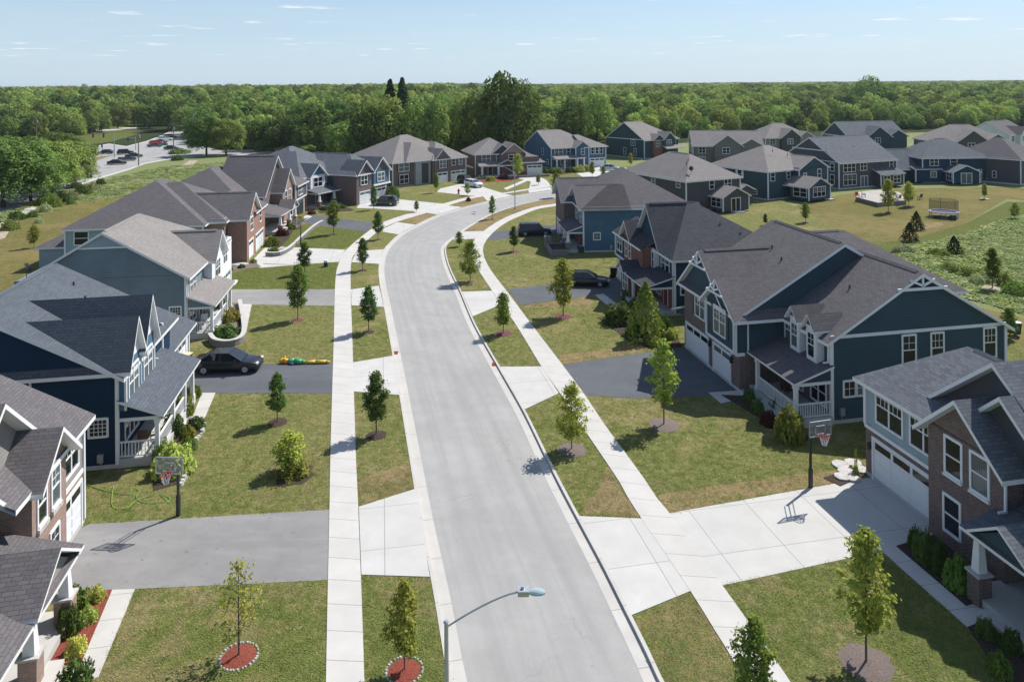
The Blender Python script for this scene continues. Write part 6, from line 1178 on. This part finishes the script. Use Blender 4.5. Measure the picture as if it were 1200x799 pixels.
# ------------------------------------------------------------------ basketball hoops
def hoop(X,Y,h,rz,label,board=1.25,z=.1,polem=None):
    """local -y is the playing side"""
    t=empty('basketball_hoop',(X,Y,z),rz,label,'basketball hoop','basketball hoops beside driveways');b=MB();b.box(-.05,.05,-.05,.05,0,h-.5);b.box(-.08,.08,-.08,.08,0,1.);b.build('pole',polem or DKMET,t)
    b=MB()
    for sg in (-.12,.12):b.path([(sg,0,h-.9),(sg,-.75,h-.15)],.025,6);b.path([(sg,0,h-.45),(sg,-.75,h+.3)],.025,6)
    b.build('arm',DKMET,t);w_=board/2;hb=board*.6;z0=h-.35;b=MB();y=-.8
    b.box(-w_,w_,y-.01,y+.01,z0,z0+hb);bo=b.build('backboard',BOARD,t)
    b=MB()
    for (a,c,d,e) in ((-w_,w_,z0,z0+.035),(-w_,w_,z0+hb-.035,z0+hb),(-w_,-w_+.035,z0,z0+hb),(w_-.035,w_,z0,z0+hb),(-.3,.3,z0+.1,z0+.14),(-.3,.3,z0+.5,z0+.54),(-.3,-.26,z0+.1,z0+.54),(.26,.3,z0+.1,z0+.54)):b.box(a,c,y-.03,y+.025,d,e)
    b.build('board_frame',METAL,bo)
    b=MB();c=(0,y-.30,z0+.12);n=18;p=[(c[0]+.24*math.cos(i*2*math.pi/n),c[1]+.24*math.sin(i*2*math.pi/n),c[2]) for i in range(n+1)];b.path(p,.02,6);b.box(-.08,.08,y-.1,y,z0+.04,z0+.14);rim=b.build('rim',REDP,t)
    b=MB()
    for i in range(10):
        a=i*.628
        for d in (.31,-.31):
            b.path([(.23*math.cos(a),c[1]+.23*math.sin(a),c[2]),(.17*math.cos(a+d),c[1]+.17*math.sin(a+d),c[2]-.22),(.11*math.cos(a+d*1.6),c[1]+.11*math.sin(a+d*1.6),c[2]-.42)],.010,4)
    b.build('net',WHITE,rim);return t
m,nt_,b=base('clear_acrylic',.05,.5);b.inputs['Base Color'].default_value=(.35,.38,.40,1);b.inputs['Alpha'].default_value=.28;BOARD=m
X,Y=G(209,604);hoop(X,Y,2.8,R(-4),'black basketball hoop with clear backboard beside the worn driveway, lower left',1.35)
X,Y=G(950,571);hoop(X,Y,3.35,R(15),'black basketball hoop with clear backboard beside the wide concrete driveway',1.3)
X,Y=G(352.5,287);hoop(X,Y,3.1,R(-5),'dark green pole basketball hoop beside the pale driveway of the rose brick house',1.3,polem=P_GRN)
# ------------------------------------------------------------------ things in the gardens
X,Y=G(356,425.6,.14)      # deflated tube toy lying along the driveway edge
t=empty('inflatable_toy',(X,Y,.2),R(-1),'deflated green and yellow inflatable toy lying on the edge of the dark driveway','toy')
def blob(pts,rs_,mat,nm,par,n=12):
    b=MB()
    for (a,r0),(c,r1) in zip(zip(pts,rs_),zip(pts[1:],rs_[1:])):b.tube(a,c,r0,r1,n,cap=True)
    o=b.build(nm,mat,par,smooth=True);return o
ORG=plain('vinyl_orange',(.80,.38,.03),.35,.05);VGR=plain('vinyl_green',(.06,.36,.14),.35,.05);YEL=plain('vinyl_yellow',(.72,.52,.08),.35,.05);PUR=plain('vinyl_purple',(.15,.10,.40),.35,.05)
blob([(-1.9,.05,.05),(-1.55,.1,.12),(-1.2,.0,.08)],[.08,.24,.16],ORG,'head',t);blob([(-1.55,.22,.2),(-1.5,.28,.42)],[.09,.05],ORG,'ear',t);blob([(-1.2,.0,.08),(-.7,.0,.1),(-.1,-.04,.06),(.1,-.05,.04)],[.14,.22,.16,.12],VGR,'body',t);blob([(.1,-.05,.04),(.9,-.02,.05),(1.7,.03,.05),(2.0,.03,.02)],[.1,.13,.12,.05],YEL,'tail',t);blob([(-.95,-.2,.0),(-.7,-.3,-.02)],[.13,.05],PUR,'fin',t)
def hose(pts,label,c):
    b=MB();w_=[Vector(G(*p)) for p in pts];sp2=[]
    for i in range(len(w_)-1):
        p0=w_[max(i-1,0)];p1=w_[i];p2=w_[i+1];p3=w_[min(i+2,len(w_)-1)]
        for k in range(6):
            q=k/6;v=.5*((2*p1)+(-p0+p2)*q+(2*p0-5*p1+4*p2-p3)*q*q+(-p0+3*p1-3*p2+p3)*q**3);sp2.append((v.x,v.y,.14))
    b.path(sp2,.015,5);tag(b.build('garden_hose',c),label,'hose')
hose([(101,568),(112,572),(130,577),(150,580),(155,574),(163,575),(160,584),(172,590),(195,588),(188,580),(199,584),(196,590)],'bright green garden hose curled on the grass beside the navy house',plain('hose_green',(.20,.42,.08),.5,.05))
hose([(133,570),(131,584),(133,595),(148,596),(158,588),(170,583),(182,581)],'second loop of lime garden hose near the brick garage corner',plain('hose_lime',(.28,.48,.10),.5,.05))
def bin_(px,py,label,c,lid,rz=0,s=1.):
    X,Y=G(px,py);t=empty('wheelie_bin',(X,Y,.1),rz,label,'bin','wheeled bins beside garages');t.scale=(s,s,s);b=MB();n=4;v=[(-.24,-.28,.08),(.24,-.28,.08),(.24,.28,.08),(-.24,.28,.08),(-.3,-.36,1.0),(.3,-.36,1.0),(.3,.36,1.0),(-.3,.36,1.0)];b.v=v;b.f=[(3,2,1,0),(4,5,6,7),(0,1,5,4),(1,2,6,5),(2,3,7,6),(3,0,4,7)];b.m=[0]*6;b.build('body',c,t)
    b=MB();b.box(-.32,.32,-.39,.40,1.0,1.07);b.build('lid',lid,t)
    for sg in (-1,1):b=MB();b.tube((sg*.22,.3,.12),(sg*.28,.3,.12),.12,.12,12);b.build('wheel',TYRE,t)
BG=plain('bin_green',(.02,.07,.05),.6,.1);BK=plain('bin_black',(.02,.02,.02),.6,.1);BT=plain('lid_tan',(.6,.52,.33),.6,.05)
bin_(218,431,'green bin with tan lid beside the garage behind the black sedan',BG,BT,R(90));bin_(211,428,'dark bin against the garage behind the black sedan',BK,BK,R(90));bin_(1190,392,'green bin at the right edge behind the big teal house',BG,WHITE,0)
bin_(719,325,'dark bin at the red brick garage corner',BK,BK,R(90))
# flower pot on the navy porch
h_=None
X,Y=G(197,497,.1);t=empty('flower_pot',(X-.2,Y,.65),0,'pot of magenta flowers on the navy house porch rail','flower pot');b=MB();b.tube((0,0,.2),(0,0,.65),.18,.28,12);b.build('pot',P_BLUE,t)
rs=np.random.RandomState(4);d=rs.normal(size=(500,3));d/=np.linalg.norm(d,axis=1)[:,None];o=bpy.data.objects.new('blossom',leafmesh('blossom',quads(d*.34*(.6+.4*rs.rand(500,1))+np.array([0,0,.82]),.11,rs,d),LF_PINK));COL.objects.link(o);o.parent=t
# stone edging, flat stones, curved planter walls
def stones(pts,label,r=.16,n=22,mat=None):
    b=MB();w_=spline(pts,8);w_=resample(w_,n);q=random.Random(9)
    for p in w_:
        a=r*(.7+.5*q.random());b.tube((p.x,p.y,.05),(p.x,p.y,.05+a*1.1),a,a*.65,7)
    tag(b.build('stone_edging',mat or ROCK),label,'edging')
stones([(239,497),(236,508),(228,518),(222,532),(221,548),(212,568)],'row of pale stones edging the bed of the navy porch house')
for i,(x,y,a,c) in enumerate([(985,545,.75,.4),(1000,543,.8,.35),(991,553,.7,.3),(1008,551,.7,.35),(988,560,.7,.35),(1000,562,.55,.3)]):
    X,Y=G(x,y);b=MB();q=random.Random(i);pt=[(X+a*.62*math.cos(k*.785)*(1+q.uniform(-.15,.1)),Y+c*1.25*math.sin(k*.785)*(1+q.uniform(-.15,.1)),.1) for k in range(8)];b.extr(pt,(0,0,.085+i*.007));tag(b.build('flat_stone',ROCK),'flat pale stepping stone by the brown brick garage corner','stone','flat stones by the brick corner')
def curved_wall(pts,h,th,label,m=ROCKG,cap=C_PLAIN,z=.05):
    w_=resample(spline(pts,8),40);A=offset(w_,-th/2);B=offset(w_,th/2);t=empty('garden_wall',(0,0,0),0,label,'garden wall')
    for nm,mat,za,zb,e in (('wall',m,z,h,0),('coping',cap,h,h+.07,.04)):
        A2=offset(w_,-th/2-e);B2=offset(w_,th/2+e);o=strip(nm,A2,B2,mat,zb,zb-za);o.parent=t;del o['kind']
curved_wall([(281,358),(284,375),(286,392),(282,402),(268,407),(252,405),(246,398)],.62,.28,'curved block planter wall with pale coping in front of the grey green porch')
curved_wall([(312,300),(327,300),(340,293),(352,282),(368,268),(378,262)],.55,.3,'long curved garden wall with pale coping beside the bright green lawn')
# back patio with furniture behind the charcoal house
def T(px,py,z=.03):return G(px,py,z)
t=empty('stone_patio',(0,0,0),0,'raised pale stone patio behind the charcoal house','patio');P=[T(1003,236),T(1029,243),T(1036,242),T(1062,240),T(1054,230),T(1030,227),T(1006,230)]
b=MB();b.extr([(x,y,.75) for x,y in P],(0,0,-.75));b.build('wall',ROCKG,t);b=MB();b.extr([(x,y,.79) for x,y in P],(0,0,-.035));b.build('paving',concrete('patio_paving',(.42,.40,.37)),t)
def chair(X,Y,z,rz,label,c,group='chairs on porches and patios',s=1.):
    t=empty('garden_chair',(X,Y,z),rz,label,'chair',group);t.scale=(s,s,s)
    b=MB();b.box(-.28,.28,-.28,.28,.4,.46);b.build('seat',c,t);b=MB();b.extr([(-.28,.24,.45),(.28,.24,.45),(.28,.36,1.0),(-.28,.36,1.0)],(0,.04,0));b.build('backrest',c,t)
    for x in (-.26,.26):
        for y in (-.26,.26):b=MB();b.tube((x,y,0),(x,y,.62 if y<0 else .45),.03,.03,6);b.build('leg',c,t)
        b=MB();b.box(x-.04,x+.04,-.3,.3,.6,.64);b.build('armrest',c,t)
for i,(x,y,c,l) in enumerate([(1005,232,REDP,'red cushioned chair at the left end of the stone patio'),(1012,231,P_BLUE,'dark blue chair near the patio door'),(1049,232,P_GRN,'green chair at the right side of the stone patio'),(1053,235,DKMET,'dark chair at the right side of the stone patio'),(1078,234,DKMET,'grey garden chair on the lawn right of the stone patio')]):
    X,Y=T(x,y,.8 if x<1060 else .03);chair(X,Y,.8 if x<1060 else .03,R(i*70),l,c)
t=empty('patio_table',(*T(1050,233.5,.8),.8),0,'round table on the right side of the stone patio','table');b=MB();b.tube((0,0,.7),(0,0,.74),.65,.65,18);b.build('tabletop',DKMET,t);b=MB();b.tube((0,0,0),(0,0,.7),.05,.05,8);b.build('leg',DKMET,t)
hh=Matrix.Rotation(R(100),3,'Z')
def onporch(O,th,x,y,mir=1):
    a=R(th);return O[0]+x*math.cos(a)-mir*y*math.sin(a),O[1]+x*math.sin(a)+mir*y*math.cos(a)
O=G(138,548);X,Y=onporch(O,100,1.3,-1.0);chair(X,Y,.65,R(190),'dark wicker chair under the navy porch roof',DOORB);O=G(218,398);X,Y=onporch(O,99,1.4,-1.1);chair(X,Y,.65,R(20),'white porch chair behind the railing of the grey green house',WHITE);O=G(975,497);X,Y=onporch(O,101,3.,-1.2,-1);chair(X,Y,.7,R(10),'brown chair on the shaded porch of the big teal house',DOORB)
# trampoline
X,Y=T(1114,257);t=empty('trampoline',(X,Y+1.8,.03),0,'round trampoline with a tall dark safety net on the back lawn','trampoline')
b=MB();n=24;r=2.05;ring=[(r*math.cos(i*6.2832/n),r*math.sin(i*6.2832/n),.85) for i in range(n+1)];b.path(ring,.05,6)
for i in range(6):
    a=i*1.047;b.path([(r*math.cos(a-.12),r*math.sin(a-.12),.85),(r*math.cos(a-.1),r*math.sin(a-.1),0),(r*math.cos(a+.1),r*math.sin(a+.1),0),(r*math.cos(a+.12),r*math.sin(a+.12),.85)],.035,6)
b.build('frame',METAL,t);b=MB();b.tube((0,0,.84),(0,0,.86),r*.86,r*.86,24);b.build('jump_mat',DKMET,t)
b=MB()
for i in range(n):
    a0=i*6.2832/n;a1=(i+1)*6.2832/n;b.extr([(r*.84*math.cos(a0),r*.84*math.sin(a0),.88),(r*1.03*math.cos(a0),r*1.03*math.sin(a0),.88),(r*1.03*math.cos(a1),r*1.03*math.sin(a1),.88),(r*.84*math.cos(a1),r*.84*math.sin(a1),.88)],(0,0,.05))
b.build('pad',plain('pad_lilac',(.35,.34,.55),.6,.1),t)
for i in range(6):
    a=i*1.047+.2;b=MB();b.tube((r*math.cos(a),r*math.sin(a),0),(r*math.cos(a),r*math.sin(a),2.75),.035,.035,6);b.build('net_pole',METAL,t)
m,nt_,bs=base('safety_net',.9,.1);bs.inputs['Base Color'].default_value=(.02,.02,.02,1);bs.inputs['Alpha'].default_value=.32
b=MB()
for i in range(n):
    a0=i*6.2832/n;a1=(i+1)*6.2832/n;b.poly([(r*.95*math.cos(a0),r*.95*math.sin(a0),.9),(r*.95*math.cos(a1),r*.95*math.sin(a1),.9),(r*.95*math.cos(a1),r*.95*math.sin(a1),2.7),(r*.95*math.cos(a0),r*.95*math.sin(a0),2.7)])
b.build('net',m,t,fix=False);b=MB();b.box(-.35,.35,-r-.7,-r-.1,.0,.75);b.build('step_box',BG,t)
# parasols far behind the left houses
for i,(x,y,tp,l) in enumerate([(402,176,163,'red and white parasol behind the dark teal roof, leftmost of three'),(411.5,176,165,'red and white parasol behind the dark teal roof, middle of three'),(433,182,167.5,'red and white parasol, rightmost of three, nearest the brown brick roof')]):
    X,Y,h=hpx(x,y,tp);t=empty('parasol',(X,Y,0),i,l,'parasol','parasols behind the left houses');b=MB();b.tube((0,0,0),(0,0,h),.04,.04,6);b.build('pole',METAL,t)
    b=MB()
    for k in range(8):
        a0=k*.7854;a1=a0+.7854;b.poly([(1.3*math.cos(a0),1.3*math.sin(a0),h-.7),(1.3*math.cos(a1),1.3*math.sin(a1),h-.7),(0,0,h)],k%2)
    b.build('canopy',[REDP,WHITE],t,fix=False)
X,Y=G(555,251,.02);b=MB();b.tube((X,Y,.0),(X,Y,.02),.36,.36,20);b.tube((X,Y,.02),(X,Y,.026),.30,.30,20);tag(b.build('manhole_cover',DKMET),'round dark manhole cover in the road on the bend','manhole')
# hydrant, inlets, utility pedestals
X,Y=G(537.5,227.5);t=empty('fire_hydrant',(X,Y,.1),0,'red fire hydrant by the driveway edge near the white car','hydrant');b=MB();b.tube((0,0,0),(0,0,.62),.13,.12,12);b.tube((0,0,.62),(0,0,.78),.15,.05,12);b.tube((0,0,0),(0,0,.08),.2,.2,12);b.build('barrel',REDP,t);b=MB();b.tube((-.22,0,.48),(.22,0,.48),.07,.07,10);b.build('nozzle',REDP,t);t.scale=(1.3,1.3,1.3)
for x,y,l in ((463.2,413.5,'rusty storm drain grate in the left kerb'),(580,427,'rusty storm drain grate in the right kerb')):
    X,Y=G(x,y,.02);b=MB();b.box(X-.22,X+.22,Y-.32,Y+.32,.0,.045)
    for k in range(6):b.box(X-.19,X+.19,Y-.28+k*.1,Y-.24+k*.1,.045,.06)
    tag(b.build('drain_grate',RUST),l,'drain')
for x,y,l in ((382,312.5,'small green and white utility box beside the left pavement'),(195,186,'white utility cabinet near the intersection')):
    X,Y=G(x,y);t=empty('utility_box',(X,Y,.1),0,l,'utility box');b=MB();b.box(-.22,.22,-.18,.18,0,.5);b.build('cabinet',BG,t);b=MB();b.box(-.2,.2,-.2,.16,.5,.75);b.build('cover',WHITE,t)
X,Y=G(548,531);
X,Y=G(626,187.5)
for x,y,l in ((135,536,'dark air conditioner standing against the navy house wall'),(686,294.5,'dark air conditioner against the slate blue house wall')):
    X,Y=G(x-6,y);Y+=.0;t=empty('air_conditioner',(X,Y-.6,.1),R(10),l,'air conditioner');b=MB();b.box(-.35,.35,-.35,.35,.05,.8);b.build('cabinet',DKMET,t);b=MB();b.tube((0,0,.8),(0,0,.83),.28,.28,16);b.build('fan_guard',METAL,t)
for x,y,l in ((235,381,'newspaper'),):pass

# ------------------------------------------------------------------ the air: one even, very thin haze round everything
me=bpy.data.meshes.new('haze');b=MB();b.box(-9500,9500,-400,9600,-1,36.);me.from_pydata(b.v,[],b.f);m=bpy.data.materials.new('haze_air');m.use_nodes=True;nt=m.node_tree;nt.nodes.clear();vo=N(nt,'ShaderNodeVolumePrincipled');vo.inputs['Color'].default_value=(.80,.88,1,1);vo.inputs['Density'].default_value=.00008;vo.inputs['Anisotropy'].default_value=.2
oo=N(nt,'ShaderNodeOutputMaterial');nt.links.new(vo.outputs[0],oo.inputs['Volume']);me.materials.append(m);o=bpy.data.objects.new('haze',me);COL.objects.link(o);o['kind']='stuff'
